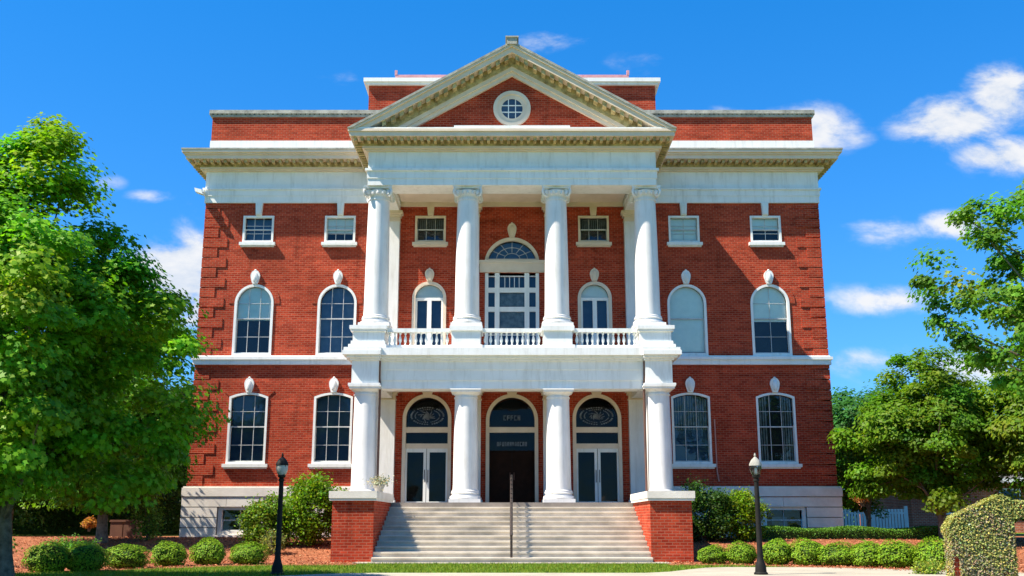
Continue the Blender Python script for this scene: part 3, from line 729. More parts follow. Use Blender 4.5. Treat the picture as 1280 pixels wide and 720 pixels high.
# entrances
def strokes(mb, x0, x1, z0, z1, n, seed, y=.09):
    r_ = random.Random(seed); cw = (x1-x0)/n
    for i in range(n):
        a = x0+i*cw+cw*.1; b = a+cw*.72; t = (z1-z0)*.17
        k = r_.randrange(5); mb.box(a, a+t, y, y+.006, z0, z1)
        if k in (0, 1, 3): mb.box(b-t, b, y, y+.006, z0, z1)
        if k in (0, 2): mb.box(a+t, b-(t if k == 0 else 0), y, y+.006, (z0+z1)/2-t/2, (z0+z1)/2+t/2)
        if k in (1, 2, 4): mb.box(a+t, b-(t if k == 1 else 0), y, y+.006, z1-t, z1)
        if k in (3, 4): mb.box(a+t, b-(t if k == 3 else 0), y, y+.006, z0, z0+t)
for k, x, z, w, h in W:
    if k != 'door': continue
    out = o_arch(w, h, 28); fw = .14; inn = o_arch(w-2*fw, h-fw, 28)
    fr = MB(); fr.ring_xz(out, inn, -.06, .14); F = fr.build('entrance', 'cream', B, (x, 0, z))
    wi = w/2-fw; zs = h-w/2
    m_ = MB(); tb = 2.84; m_.box(-wi, wi, .0, .13, tb, tb+.22)
    if x != 0: m_.box(-wi, wi, .02, .13, 2.20, 2.40)
    m_.box(-.19, .19, -.10, -.05, h-.13, h+.10) if False else None
    m_.build('transom_bar', 'cream', F)
    p = MB(); p.pane([(a, b) for a, b in o_arch(2*wi, h-fw-tb-.22, 28)], .135)
    p.v = [(a, b, c_+tb+.22) for a, b, c_ in p.v]; p.build('fanlight', 'doorglass', F)
    p = MB(); p.prism_xz(inn, .75, .78); p.build('interior', 'dark', F)
    p = MB()
    p.box(-wi, -wi+.02, .14, .75, 0, zs); p.box(wi-.02, wi, .14, .75, 0, zs); p.build('vestibule', 'dark', F)
    em = MB()
    if x == 0:
        strokes(em, -.36, .36, 3.34, 3.54, 5, 5, .10); strokes(em, -.62, .62, 2.30, 2.47, 12, 8, .10)
        em.build('lettering', 'etch', F)
        p = MB(); p.add([(-wi, .135, 2.12), (wi, .135, 2.12), (wi, .135, tb), (-wi, .135, tb)], [(0, 1, 2, 3)]); p.build('transom_pane', 'doorglass', F)
        for s in (-1, 1):
            d = MB(); d.box(s*.01, s*wi, .18, .24, .02, 2.08)
            for (za, zb) in ((.15, .75), (.9, 1.9)): d.box(s*.17, s*(wi-.14), .165, .18, za, zb)
            D = d.build('door', 'darkdoor', F); hd = MB(); hd.tube([(s*.08, .10, .95), (s*.08, .10, 1.25)], .014, 6); hd.build('handle', 'pipe', D)
        p = MB(); p.box(-wi, wi, .16, .25, 2.08, 2.14); p.build('door_head', 'darkdoor', F)
    else:
        cz = 3.52; r_ = random.Random(int(x*10)+60)
        for i in range(40):                      # oval ornament etched on the fanlight
            a = 2*PI*i/40
            if i % 8 == 7: continue
            for rr, t in ((.66, .030), (.50, .02)):
                cxp, czp = rr*math.cos(a), cz+rr*.52*math.sin(a); em.ball((cxp, .115, czp), t, 6, 4, (1.4, .25, 1))
        for i in range(11):
            a = 2*PI*i/11+r_.uniform(-.15, .15); b0, b1 = r_.uniform(.14, .24), r_.uniform(.30, .42); em.tube([(b0*math.cos(a), .112, cz+.55*b0*math.sin(a)), (b1*math.cos(a+.5), .112, cz+.55*b1*math.sin(a+.5))], [.028, .016], 5)
        em.ball((0, .115, cz-.02), .13, 10, 6, (1.2, .1, .9)); em.build('emblem', 'etch', F)
        p = MB(); p.add([(-wi, .135, 2.4), (wi, .135, 2.4), (wi, .135, tb), (-wi, .135, tb)], [(0, 1, 2, 3)]); p.build('transom_pane', 'doorglass', F)
        for s in (-1, 1):
            d = MB(); a, b = .012, wi
            d.box(s*a, s*(a+.11), .04, .11, 0, 2.2); d.box(s*(b-.07), s*b, .04, .11, 0, 2.2); d.box(s*(a+.11), s*(b-.07), .04, .11, 2.05, 2.2); d.box(s*(a+.11), s*(b-.07), .04, .11, 0, .10)
            D = d.build('door', 'white', F)
            g_ = MB(); g_.pane([(s*(a+.11), .1), (s*(b-.07), .1), (s*(b-.07), 2.05), (s*(a+.11), 2.05)], .07); g_.build('door_glass', 'doorglass', D)
            hd = MB(); hd.tube([(s*.07, -.02, .85), (s*.07, -.02, 1.35)], .016, 6); hd.build('handle', 'rail', D)
    k_ = MB(); k_.prism_xz([(x-.14, z+h-.10), (x+.14, z+h-.10), (x+.24, z+h+.14), (x-.24, z+h+.14)], -.12, -.0); k_.build('keystone', 'cream', B)
# basement windows
for s in (-1, 1):
    x = s*10.84
    F = window('base', x, .72, 1.72, 1.12, cols=2, rows=1, frame_w=.15, fmat='stone', y=-.0)
    sl_ = MB(); sl_.box(-.98, .98, -.2, 0, -.12, -.0); sl_.build('sill', 'stone', F)
    if s > 0:
        bx = MB(); bx.box(-.45, .15, .16, .3, .3, .7); bx.build('vent_box', 'curtain', F)

# ------------------------------------------------------------------ vegetation
def leaf_mesh(name, C, size, cols, mat, parent=None, seed=1, nrm=None, upbias=.6, wid=.62, loc=None, star=False):
    rg = np.random.default_rng(seed); n = len(C)
    nv = rg.normal(size=(n, 3)); nv /= np.linalg.norm(nv, axis=1)[:, None]; nv[:, 2] = np.abs(nv[:, 2])+upbias*.5
    if nrm is not None: nv = nv*.8+nrm
    nv /= np.linalg.norm(nv, axis=1)[:, None]
    t = np.cross(nv, rg.normal(size=(n, 3))); t /= np.linalg.norm(t, axis=1)[:, None]; b = np.cross(nv, t)
    s = (size*rg.uniform(.65, 1.3, n))[:, None]
    if star:
        ang = np.array([0, .55, .95, 1.5, 2.2, 3.14159, -2.2, -1.5, -.95, -.55]); rad = np.array([1, .5, .92, .48, .62, .42, .62, .48, .92, .5])*.62
        P = [C + (t*math.cos(a)+b*math.sin(a))*s*r_ + nv*s*(-.12*abs(math.sin(a))) for a, r_ in zip(ang, rad)]
        k = len(ang)
    else:
        P = [C-t*s*.5, C+b*s*wid*.5+nv*s*.12-t*s*.05, C+t*s*.55, C-b*s*wid*.5+nv*s*.12-t*s*.05]; k = 4
    V_ = np.stack(P, 1).reshape(-1, 3)
    me = bpy.data.meshes.new(name); me.vertices.add(n*k); me.vertices.foreach_set('co', V_.astype(np.float32).ravel())
    me.loops.add(n*k); me.loops.foreach_set('vertex_index', np.arange(n*k, dtype=np.int32))
    me.polygons.add(n); me.polygons.foreach_set('loop_start', np.arange(0, n*k, k, dtype=np.int32)); me.polygons.foreach_set('loop_total', np.full(n, k, np.int32))
    me.update(calc_edges=True)
    ca = me.color_attributes.new('Col', 'FLOAT_COLOR', 'POINT')
    c4 = np.ones((n, 4)); c4[:, :3] = cols; ca.data.foreach_set('color', np.repeat(c4, k, 0).astype(np.float32).ravel())
    me.materials.append(M[mat]); o = bpy.data.objects.new(name, me); COL.objects.link(o)
    if parent: o.parent = parent
    if loc is not None: o.location = loc
    return o
def leafcol(rg, n, c, var=.25, hue=.25):
    k = rg.normal(0, var, n); u = rg.normal(0, hue, n)
    a = np.array(c)[None, :]*np.exp(k)[:, None]; a[:, 0] *= np.exp(u*.9); a[:, 2] *= np.exp(-u*.3)
    return a
def tree(name, label, loc, trunk_r, crown_c, crown_r, n_clump, per, leaf, col, seed, group=None, clump_r=.75, low=.0, lean=(0, 0), star=False, cat='tree', shape=2.2, limbs=26, extra=(), taper=0):
    T = thing(name, label, cat, loc, 0, group); rg = np.random.default_rng(seed)
    cc = np.array(crown_c); cr_ = np.array(crown_r)
    d = rg.normal(size=(n_clump*3, 3)); d /= np.linalg.norm(d, axis=1)[:, None]
    r = rg.uniform(.12, 1, n_clump*3)**(1/shape)
    # uneven outline: radius modulated over direction
    lump = 1+.16*np.sin(3.1*d[:, 0]*2+seed)+.13*np.sin(4.3*d[:, 2]*2+1.7*seed)+.12*np.sin(5*d[:, 1]+.6*seed)
    P = cc+d*(r*lump)[:, None]*cr_
    tt = np.clip((P[:, 2]-cc[2])/cr_[2], 0, 1.2); P[:, :2] = cc[:2]+(P[:, :2]-cc[:2])*(1-taper*tt**1.2)[:, None]
    P = P[P[:, 2] > low][:n_clump]
    for e in extra: P = np.vstack([P, np.array(e)[None, :]])
    n = len(P); Cs = []; Ks = []; Ns = []
    for i, p in enumerate(P):
        m_ = int(per*rg.uniform(.5, 1.5)); q = rg.normal(size=(m_, 3)); q /= np.linalg.norm(q, axis=1)[:, None]
        rr = rg.uniform(0, 1, m_)**.55; sc = clump_r*rg.uniform(.55, 1.35)
        q = q*rr[:, None]*np.array([sc*1.15, sc*1.15, sc*.62]); q[:, 2] -= .22*sc*(np.hypot(q[:, 0], q[:, 1])/sc)**2
        ow_ = (p-cc)/cr_; on_ = q/(np.linalg.norm(q, axis=1)[:, None]+1e-6)*.75+ow_*.55+np.array([0, 0, .35]); Ns.append(on_)
        Cs.append(p+q); cl_ = leafcol(rg, m_, np.array(col)*math.exp(rg.normal(0, .15)), .15, .13)
        cl_[:, 0] *= math.exp(rg.normal(0, .18)); Ks.append(cl_)
    C_ = np.vstack(Cs); K_ = np.clip(np.vstack(Ks), .004, .6)
    leaf_mesh('crown', C_, leaf, K_, 'leaf', T, seed, star=star, nrm=np.vstack(Ns))
    tm = MB(); top = Vector((cc[0]*.5+lean[0], cc[1]*.5+lean[1], cc[2]*.95)); rs_ = random.Random(seed)
    pts = []; rd = []
    for i in range(8):
        t = i/7; pts.append(Vector((top.x*t+.08*math.sin(3*t+seed), top.y*t+.06*math.cos(4*t+seed)-.06, -.15+(top.z+.15)*t))); rd.append(trunk_r*(1.35 if i == 0 else 1)*(1-.72*t))
    tm.tube(pts, rd, 12)
    idx = list(range(n)); rs_.shuffle(idx)
    for i in idx[:limbs]:
        e = Vector(P[i]); t = rs_.uniform(.32, .95); s_ = pts[0].lerp(pts[-1], t); s_ = pts[min(7, int(t*7))]
        if e.z < s_.z-1: continue
        m1 = s_.lerp(e, .45)+Vector((rs_.uniform(-.25, .25), rs_.uniform(-.25, .25), rs_.uniform(.05, .5)))
        r0 = trunk_r*(.42-.25*t)+.01; tm.tube([s_, s_.lerp(m1, .5)+Vector((0, 0, .08)), m1, e], [r0, r0*.8, r0*.55, .012], 6)
    tm.build('trunk', 'bark', T)
    return T
G1 = (.16, .32, .014); G2 = (.10, .215, .012); G3 = (.105, .20, .012); GD = (.05, .11, .016)
tree('maple_tree', 'large bright green maple at the left edge, nearest the viewer', (-10.3, -20.0, 0), .165, (-1.6, .2, 5.15), (4.6, 3.9, 4.35), 640, 235, .14, G1, 11, clump_r=.62, low=2.0, star=True, limbs=50, shape=2.6, taper=.36,
     extra=[(2.2, .5, 6.4), (2.7, .2, 5.6), (2.5, .2, 6.0), (3.0, 0, 4.6), (3.2, 0, 5.0), (3.3, 0, 4.0), (2.9, .3, 3.2), (1.9, .2, 6.9), (.9, .4, 7.7), (3.4, .2, 3.6), (3.0, .1, 2.7), (2.6, .2, 2.2), (2.0, .1, 1.9)])
tree('shade_tree', 'leafy green tree behind the near maple, beside the left wall', (-14.6, -4.0, .4), .22, (-.4, 0, 4.3), (3.1, 2.6, 3.9), 210, 300, .17, G2, 23, group=None, clump_r=.85, low=1.6)
tree('shade_tree', 'dark tree far left behind the shrubs, mostly under the maple', (-22, 4, .6), .25, (0, 0, 4.6), (4.6, 3.5, 4.4), 170, 240, .18, GD, 31, clump_r=1.0, low=.9)
tree('spreading_tree', 'tall pale green tree reaching in from the right edge', (14.1, -18.5, 0), .2, (-.2, 0, 6.6), (3.5, 3.3, 2.75), 290, 170, .125, (.105, .23, .02), 45, clump_r=.46, low=4.0, star=True, limbs=60, shape=2.0,
     extra=[(-3.9, 0, 5.7), (-4.2, .1, 5.85), (-3.5, .2, 5.3), (-3.1, 0, 5.0), (-3.6, 0, 6.2), (-2.6, 0, 8.0), (-1.9, 0, 8.8), (-1.5, .1, 9.1)])
tree('crape_myrtle', 'round olive green tree close to the right corner of the building', (15.7, -3.2, .45), .17, (-.1, 0, 3.9), (2.55, 2.3, 2.75), 210, 330, .15, (.10, .20, .010), 52, clump_r=.62, low=1.2, limbs=30)
tree('crape_myrtle', 'small dark leafed tree between the wall corner and the round olive tree', (14.35, .8, .5), .10, (.2, 0, 3.0), (1.3, 1.3, 2.5), 60, 190, .12, (.12, .15, .010), 57, clump_r=.5, low=1.0, limbs=16)
tree('shade_tree', 'dense tree at the right edge under the tall pale green tree', (20.0, -4.5, .4), .24, (0, 0, 4.3), (3.4, 3.0, 3.6), 220, 280, .17, G3, 61, clump_r=.8, low=1.1)
tree('far_tree', 'distant smooth topped tree seen past the right corner', (27.5, 38, .6), .4, (0, 0, 6.6), (4.6, 4, 4.3), 130, 200, .32, (.05, .15, .03), 71, group='distant trees', clump_r=1.5, low=2)
FL = ['left of all the others', 'second from the left', 'third from the left', 'just left of the building', '', 'near the right corner', 'behind the white fence', 'behind the brick house', 'far right']
for i, (x, y, s_) in enumerate([(-46, 22, 1.1), (-36, 16, 1.0), (-29, 18, .95), (-21, 22, .9), (24, 26, .72), (33, 30, .85), (43, 26, .95), (54, 30, 1.05)]):
    names = ['leftmost of the distant trees behind the maple', 'distant tree left of the dark far tree', 'distant tree filling the gap behind the dark far tree', 'distant tree just left of the brick wall',
             'distant tree just behind the white fence', 'distant tree behind the low brick house', 'distant tree beyond the right end of the brick house', 'rightmost of the distant trees']
    tree('far_tree', names[i], (x, y, .6), .3*s_, (0, 0, 5.2*s_), (5.2*s_, 4*s_, 4.9*s_), 110, 190, .34, GD if x < 0 else G2, 80+i, group='distant trees', clump_r=1.5*s_, low=.6, limbs=14)

# clipped ball shrubs
rgB = np.random.default_rng(5)
def ball_variant(seed, r=.5):
    rg = np.random.default_rng(seed); n = 3600
    d = rg.normal(size=(n, 3)); d /= np.linalg.norm(d, axis=1)[:, None]
    lump = 1+.08*np.sin(3.5*d[:, 0]+seed)+.07*np.sin(5*d[:, 1]+2*seed)+.05*np.sin(9*d[:, 2]+4*d[:, 0])
    P = d*(r*lump*rg.uniform(.86, 1.04, n))[:, None]; P[:, 2] = P[:, 2]*.86+r*.74; keep = P[:, 2] > .02
    K_ = np.clip(leafcol(rg, n, (.15, .27, .010), .2, .15), .004, .5)
    return P[keep], d[keep], K_[keep]
protos = []
def boxwood(label, x, y, r, v, group='clipped boxwood balls'):
    if len(protos) <= v:
        T = thing('boxwood_shrub', label, 'shrub', group=group)
        P, d, K_ = ball_variant(v*7+3); leaf_mesh('foliage', P, .055, K_, 'leaf_dull', T, v, nrm=d*1.5)
        c = MB(); c.ball((0, 0, .36), .43, 16, 10, (1, 1, .84)); c.tube([(0, 0, -.1), (0, 0, .2)], .05, 6)  # closed core ball and a short stem
        cm = c.build('inner_core', M['inner'], T); protos.append(T)
    else: T = copy_tree(protos[v]); T['label'] = label
    T.location = (x, y, H(x, y)-.03); k = r/.5; T.scale = (k*rgB.uniform(1.0, 1.16), k, k*rgB.uniform(.84, 1.0)); T.rotation_euler = (0, 0, rgB.uniform(0, 6))
    return T
M['inner'] = noisy('dark green core', (.02, .045, .01), (.035, .06, .012), 6, .9, .1)  # dark green colour of the solid cores inside shrubs and hedges
def gx(px, D): return (px-640)/1287*D/1.038
LB = [(57, 27.2, .50, 'leftmost of the boxwood balls in the left bed'), (104, 27.6, .56, 'second boxwood ball from the left, wide and low'), (157, 29.2, .50, 'boxwood ball third from the left, tall and rounded'),
      (210, 30.6, .47, 'boxwood ball below the left corner of the stone base'), (259, 31.3, .50, 'boxwood ball in front of the left stone base'), (309, 31.8, .47, 'boxwood ball beside the tall loose shrub, left bed')]
for i, (px, D, r_, lb) in enumerate(LB): boxwood(lb, gx(px, D), D-42, r_, i % 3)
RB = [(892, 32.2, .43, 'boxwood ball nearest the right brick pier'), (929, 32.0, .44, 'boxwood ball just left of the right lamp post'), (973, 31.6, .50, 'boxwood ball just right of the right lamp post'), (1012, 31.2, .50, 'boxwood ball third right of the lamp post, under the basement window'),
      (1050, 30.7, .52, 'boxwood ball below the right corner of the building'), (1087, 30.2, .52, 'boxwood ball in front of the white fence'), (1125, 29.6, .54, 'boxwood ball left of the last one in the right bed'), (1172, 28.9, .58, 'largest boxwood ball, beside the ivy covered wall')]
for i, (px, D, r_, lb) in enumerate(RB): boxwood(lb, gx(px, D), D-42, r_, i % 3)
def bush(name, label, loc, rad, n, leaf, col, seed, cat='shrub', group=None, nrm=.5, stems=6, var=.3, hue=.25):
    T = thing(name, label, cat, loc, 0, group); rg = np.random.default_rng(seed)
    nc = 46; d = rg.normal(size=(nc, 3)); d /= np.linalg.norm(d, axis=1)[:, None]; cc = d*(rg.uniform(.25, .92, nc)**.5)[:, None]*np.array(rad); cc[:, 2] += rad[2]*.92
    i = rg.integers(0, nc, n); q = rg.normal(size=(n, 3))*np.array([.17, .17, .15])*max(rad)
    P = cc[i]+q; P = P[P[:, 2] > .03]; cv = np.exp(rg.normal(0, .18, nc))[i][:len(P)]
    K_ = np.clip(leafcol(rg, len(P), col, var, hue)*cv[:, None], .004, .6)
    leaf_mesh('foliage', P, leaf, K_, 'leaf', T, seed)
    s_ = MB(); rs_ = random.Random(seed)
    for k in range(stems):
        a = rs_.uniform(0, 6.3); e = Vector((rad[0]*.6*math.cos(a), rad[1]*.6*math.sin(a), rad[2]*rs_.uniform(1.0, 1.6))); s_.tube([(e.x*.15, e.y*.15, -.1), (e.x*.5, e.y*.5, e.z*.5), e], [.03, .022, .01], 5)
    s_.build('stems', 'bark', T); return T
def ground(x, y, dz=-.02): return (x, y, H(x, y)+dz)
bush('loose_shrub', 'tall leafy shrub between left lamp and brick pier', ground(-7.0, -4.6), (1.2, .95, 1.2), 15000, .11, (.125, .215, .014), 101)
bush('loose_shrub', 'loose yellowish shrub in front of the left basement window', ground(-8.55, -4.9), (.90, .7, .90), 9000, .10, (.16, .25, .03), 102)
bush('loose_shrub', 'small twiggy pale shrub between the two leafy left shrubs', ground(-7.95, -6.6), (.42, .4, .42), 1300, .07, (.22, .24, .08), 103)
bush('loose_shrub', 'dark glossy shrub against the right brick pier', ground(6.9, -3.6), (1.0, .9, 1.05), 12000, .10, (.045, .10, .02), 104)
bush('loose_shrub', 'lighter green shrub just left of the right lamp', ground(8.35, -3.6), (.9, .8, .92), 10000, .10, (.135, .22, .012), 105)
bush('loose_shrub', 'pale leafed shrub at the left corner of the stone base', ground(-13.35, -3.2), (.45, .5, .75), 1800, .10, (.14, .24, .04), 106)
bush('orange_shrub', 'small orange leaved shrub under the left trees', ground(-16.4, -1.0, .35), (.26, .25, .22), 500, .11, (.50, .20, .06), 107)
bush('loose_shrub', 'low green shrub behind the wide boxwood at far left', ground(-13.1, -10.5), (.85, .6, .36), 3000, .08, (.09, .2, .03), 108)
bush('loose_shrub', 'low yellow green plant at the foot of the ivy wall', ground(10.2, -15.9), (.45, .3, .16), 1300, .06, (.24, .30, .05), 109)
bush('loose_shrub', 'bush at bottom left corner beside the maple trunk', ground(-14.6, -12.5), (.7, .6, .5), 2500, .09, (.07, .15, .03), 110)
bush('orange_shrub', 'reddish leaved branchy shrub at the right wall corner', ground(13.6, -1.2, 1.3), (.35, .3, .22), 500, .09, (.34, .15, .06), 111)
def big_hedge(name, label, x0, x1, y, h, n, col, seed):
    T = thing(name, label, 'hedge', ((x0+x1)/2, y, .6)); rg = np.random.default_rng(seed); L = (x1-x0)/2
    X = rg.uniform(-L, L, n); top = h*(.85+.12*np.sin(X*.9+seed)+.08*np.sin(X*2.3)); Z = top*rg.uniform(0, 1, n)**.7; Y = rg.normal(0, .45, n)
    leaf_mesh('foliage', np.stack([X, Y, Z], 1), .17, np.clip(leafcol(rg, n, col, .25, .2), .004, .5), 'leaf', T, seed)
    c = MB(); c.box(-L+.1, L-.1, -.12, .12, -.2, h*.68); c.build('inner_core', M['inner'], T)
big_hedge('tall_hedge', 'tall dark hedge closing the view under the left trees', -44, -14.2, 8.2, 3.0, 26000, (.035, .075, .012), 301)
big_hedge('tall_hedge', 'tall hedge far behind the brick house on the right', 17, 60, 27, 3.6, 16000, (.06, .12, .02), 302)
# low clipped hedge behind the balls on the right
T = thing('low_hedge', 'low flat topped hedge behind the right boxwood balls', 'hedge', (0, 0, 0)); rg = np.random.default_rng(77); n = 15000
X_ = rg.uniform(8.7, 16.5, n); Y_ = -2.6+rg.uniform(-.5, .5, n)-.02*(X_-9); hz = .42+.05*np.sin(X_*2.1); Z_ = hz*rg.uniform(0, 1, n)**.35
P = np.stack([X_, Y_, np.array([H(a, b) for a, b in zip(X_, Y_)])+Z_], 1)
leaf_mesh('foliage', P, .06, np.clip(leafcol(rg, n, (.085, .20, .02), .2, .15), .004, .5), 'leaf_dull', T, 9)
c = MB(); c.box(8.8, 16.4, -3.0, -2.3, .4, .90); c.build('inner_core', M['inner'], T)

# ivy covered wall
IV = thing('ivy_wall', 'slanting garden wall thickly covered in variegated ivy', 'garden wall', (9.66, -19.6, 0), R(-8))
core_pts = [(-.42, 0), (.80, 0), (.84, 1.72), (.66, 1.80), (-.30, 1.36), (-.46, 1.12), (-.40, .9)]
c = MB(); c.prism_xz(core_pts, -.25, .30); c.build('brick_core', 'brick', IV)
c = MB(); c.prism_xz([(.84, 1.35), (2.6, 1.45), (2.6, 1.66), (.84, 1.66)], -.2, .25); c.build('lintel', 'brick', IV)
rg = np.random.default_rng(8); pts = []; nr = []
def inside(x, z, poly):
    r_ = False; n = len(poly)
    for i in range(n):
        (a, b), (c_, d) = poly[i], poly[(i+1) % n]
        if (b > z) != (d > z) and x < (c_-a)*(z-b)/(d-b)+a: r_ = not r_
    return r_
while len(pts) < 12500:
    x, z = rg.uniform(-.55, 2.6), rg.uniform(-.05, 1.9)
    if inside(x, z, core_pts) and not (x < -.30 and z < .55) or (x > .84 and 1.33 < z < 1.7):
        pts.append((x, -.26-abs(rg.normal(0, .02)), z)); nr.append((0, -1.2, .25))
for i in range(len(core_pts)):
    (a, b), (c_, d) = core_pts[i], core_pts[(i+1) % len(core_pts)]
    if i == 0: continue
    nx_, nz_ = (d-b), -(c_-a); L = math.hypot(nx_, nz_)
    for k in range(int(L*1900)):
        t = rg.uniform(); e = abs(rg.normal(0, .015)); 
        pts.append((a+(c_-a)*t+nx_/L*e, rg.uniform(-.3, .33), b+(d-b)*t+nz_/L*e)); nr.append((nx_/L, 0, nz_/L))
P = np.array(pts); nr = np.array(nr); n = len(P); K_ = leafcol(rg, n, (.30, .31, .085), .25, .2)
sel = rg.uniform(size=n) < np.clip(.55-.25*P[:, 2]+.5*np.sin(P[:, 0]*4+P[:, 2]*5)*.5, .05, .75)
K_[sel] = leafcol(rg, sel.sum(), (.25, .21, .13), .3, .2)
leaf_mesh('ivy', P, .05, np.clip(K_, .01, .7), 'leaf_dull', IV, 12, nrm=nr)
# small weathered potted plant on the left pier cap
PT = thing('potted_plant', 'small grey pot of dry foliage on the cap of the left brick pier', 'potted plant', (-4.62, -5.6, 2.2))
c = MB(); c.lathe(0, 0, [(.11, 0), (.13, .04), (.17, .22), (.20, .24), (.20, .28), (.16, .28)], 16); c.build('pot', 'terracotta', PT)
rg = np.random.default_rng(3); P = rg.normal(size=(420, 3))*np.array([.19, .17, .09])+np.array([0, 0, .40]); leaf_mesh('foliage', P, .08, np.clip(leafcol(rg, 420, (.33, .32, .24), .3, .2), .01, .7), 'leaf_dull', PT, 4)

# ------------------------------------------------------------------ street lamps
def lamp(label, x, y, clear):
    T = thing('street_lamp', label, 'street lamp', (x, y, H(x, y)), group='lamp posts on the front lawn')
    p = MB(); p.lathe(0, 0, [(.17, 0), (.17, .05), (.14, .08), (.13, .22), (.10, .30), (.075, .40), (.07, .5), (.062, 1.6), (.055, 2.22), (.075, 2.24), (.075, 2.28), (.05, 2.30)], 16); p.build('post', 'black', T)
    p = MB(); p.lathe(0, 0, [(.05, 2.30), (.09, 2.33), (.10, 2.37), (.08, 2.38)], 16)
    for k in range(4):
        a = PI/4+k*PI/2; p.tube([(.09*math.cos(a), .09*math.sin(a), 2.37), (.145*math.cos(a), .145*math.sin(a), 2.62)], .010, 5)
    p.build('lantern_frame', 'black', T)
    p = MB(); p.lathe(0, 0, [(.08, 2.38), (.115, 2.42), (.145, 2.52), (.142, 2.62)], 20); p.build('globe', 'lampglass' if clear else 'globe', T)
    p = MB(); p.lathe(0, 0, [(.155, 2.61), (.15, 2.66), (.10, 2.75), (.04, 2.81), (.018, 2.83), (.03, 2.86), (.01, 2.92)], 20); p.build('cap', 'lead' if clear else 'black', T)
    p = MB(); p.lathe(0, 0, [(.03, 2.38), (.035, 2.45), (.03, 2.54), (.01, 2.56)], 10); p.build('bulb', 'white', T)
M['globe'] = noisy('frosted lamp globe', (.42, .44, .42), (.34, .36, .34), 4, .35, .5)
lamp('black lamp post in front of the left shrubs, frosted globe and dark cap', -5.66, -16.3, False)
lamp('black lamp post in front of the right boxwoods, clear glass and pale cap', 6.02, -16.2, True)

# ------------------------------------------------------------------ things behind
F_ = thing('picket_fence', 'white board fence seen past the right corner of the building', 'fence', (16.7, 12, .6))
rl = MB(); rl.box(0, 3.5, -.02, .02, .2, .3); rl.box(0, 3.5, -.02, .02, 1.0, 1.1); rl.build('rails', 'fencewhite', F_)
rl = MB()
for i in range(22): rl.box(i*.16, i*.16+.12, -.045, -.02, .05, 1.25)
rl.build('boards', 'fencewhite', F_)
for i in range(3):
    p = MB(); p.box(i*1.75-.07, i*1.75+.07, -.05, .09, 0, 1.4); p.build('post', 'fencewhite', F_)
def house(name, label, loc, w, d, h, wall, roof, rz=0, wins=4, rise=1.6, trim='fencewhite'):
    T = thing(name, label, 'house', loc, rz)
    m_ = MB(); m_.box(-w/2, w/2, 0, d, -.3, h); m_.build('wall', wall, T)
    m_ = MB(); e = .5
    m_.add([(-w/2-e, -e, h), (w/2+e, -e, h), (w/2+e, d+e, h), (-w/2-e, d+e, h), (-w/2-e, d/2, h+rise), (w/2+e, d/2, h+rise)], [(0, 1, 5, 4), (3, 4, 5, 2), (0, 4, 3), (1, 2, 5), (0, 3, 2, 1)])
    m_.build('roof', roof, T)
    m_ = MB(); m_.box(-w/2-e, w/2+e, -e-.06, -e, h-.22, h+.06); m_.build('fascia', trim, T)
    for i in range(wins):
        x = -w/2+w*(i+.5)/wins
        m_ = MB(); m_.ring_xz([(x-.6, 1), (x+.6, 1), (x+.6, 2.4), (x-.6, 2.4)], [(x-.5, 1.1), (x+.5, 1.1), (x+.5, 2.3), (x-.5, 2.3)], -.06, .0); q = m_.build('window', 'fencewhite', T)
        m_ = MB(); m_.box(x-.5, x+.5, -.03, -.01, 1.1, 2.3); m_.build('pane', 'navy_reflection', q)
    m_ = MB(); m_.box(-.5, .5, -.05, .0, -.2, 1.8); m_.build('door', trim, T)
house('brick_house', 'low brick house with white eaves seen under the right trees', (33, 16, .6), 22, 9, 2.9, 'brick_far', 'shingle', 0, 6)
ub = thing('utility_box', 'low brown metal utility box in the shade left of the building', 'utility box', (-15.1, -.6, .55))
c = MB(); c.box(-.5, .5, -.35, .35, 0, .68); c.build('body', 'brown', ub)
c = MB(); c.prism_xz([(-.55, .68), (.55, .68), (.50, .76), (-.50, .76)], -.4, .4); c.build('lid', 'brown', ub)
for sx_ in (-1, 1):
    c = MB(); c.box(sx_*.02, sx_*.46, -.37, -.35, .06, .62); c.build('door', 'brown', ub)

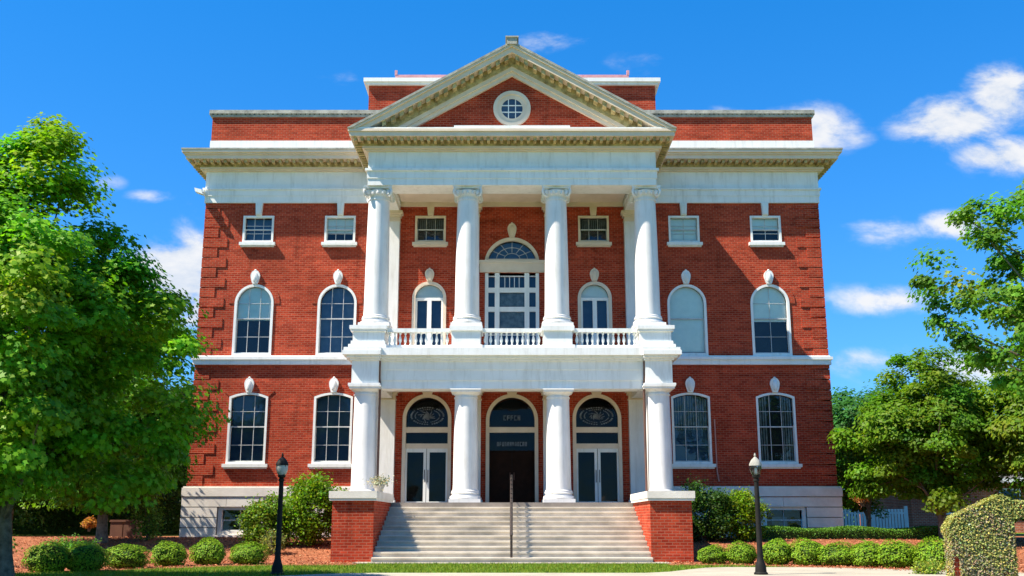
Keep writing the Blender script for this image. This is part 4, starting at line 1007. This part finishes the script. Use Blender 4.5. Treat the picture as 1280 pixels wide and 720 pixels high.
# ------------------------------------------------------------------ grass and chips
rg = np.random.default_rng(40)
def blades(name, n, x0, x1, y0, y1, ok, hgt, wid, col, seed):
    rg = np.random.default_rng(seed)
    X = rg.uniform(x0, x1, n); Y = rg.uniform(y0, y1, n); k = np.array([ok(a, b) for a, b in zip(X, Y)]); X, Y = X[k], Y[k]; n = len(X)
    Z = np.array([H(a, b) for a, b in zip(X, Y)]); a = rg.uniform(0, 2*PI, n); h = hgt*rg.uniform(.5, 1.4, n); w = wid*rg.uniform(.7, 1.3, n)
    lx, ly = rg.normal(0, .35, n)*h, rg.normal(0, .35, n)*h
    P0 = np.stack([X-np.cos(a)*w, Y-np.sin(a)*w, Z], 1); P1 = np.stack([X+np.cos(a)*w, Y+np.sin(a)*w, Z], 1); P2 = np.stack([X+lx, Y+ly, Z+h], 1)
    V_ = np.stack([P0, P1, P2], 1).reshape(-1, 3)
    me = bpy.data.meshes.new(name); me.vertices.add(n*3); me.vertices.foreach_set('co', V_.astype(np.float32).ravel()); me.loops.add(n*3); me.loops.foreach_set('vertex_index', np.arange(n*3, dtype=np.int32))
    me.polygons.add(n); me.polygons.foreach_set('loop_start', np.arange(0, n*3, 3, dtype=np.int32)); me.polygons.foreach_set('loop_total', np.full(n, 3, np.int32)); me.update(calc_edges=True)
    ca = me.color_attributes.new('Col', 'FLOAT_COLOR', 'POINT'); c4 = np.ones((n, 4)); c4[:, :3] = np.clip(leafcol(rg, n, col, .2, .25), .004, .6); ca.data.foreach_set('color', np.repeat(c4, 3, 0).astype(np.float32).ravel())
    me.materials.append(M['grass']); o = bpy.data.objects.new(name, me); COL.objects.link(o); return o
def is_lawn(x, y):
    if y > bed_front(x)-.05 and abs(x) > 4.6: return False
    if abs(x) < 4.95 and y > -9.8: return False
    return y > walk_back(x)+.03
gr = blades('grass', 90000, -20, 9, -18.5, -8, is_lawn, .065, .009, (.15, .23, .02), 41); gr['kind'] = 'stuff'
def chips(n):
    rg = np.random.default_rng(42); X = rg.uniform(-18, 18, n); Y = rg.uniform(-16.2, -1, n)
    k = np.array([abs(a) > 5.8 and b > bed_front(a)+.02 for a, b in zip(X, Y)]) | np.array([4.7 < abs(a) < 5.8 and bed_front(a) < b < -8.8 for a, b in zip(X, Y)]); X, Y = X[k], Y[k]
    Z = np.array([H(a, b)+.02 for a, b in zip(X, Y)]); P = np.stack([X, Y, Z+rg.uniform(0, .03, len(X))], 1)
    o = leaf_mesh('mulch_chips', P, .07, np.clip(leafcol(rg, len(X), (.34, .13, .065), .4, .2), .01, .7), 'chip', None, 43, upbias=2.5, wid=.45); o['kind'] = 'stuff'
chips(45000)
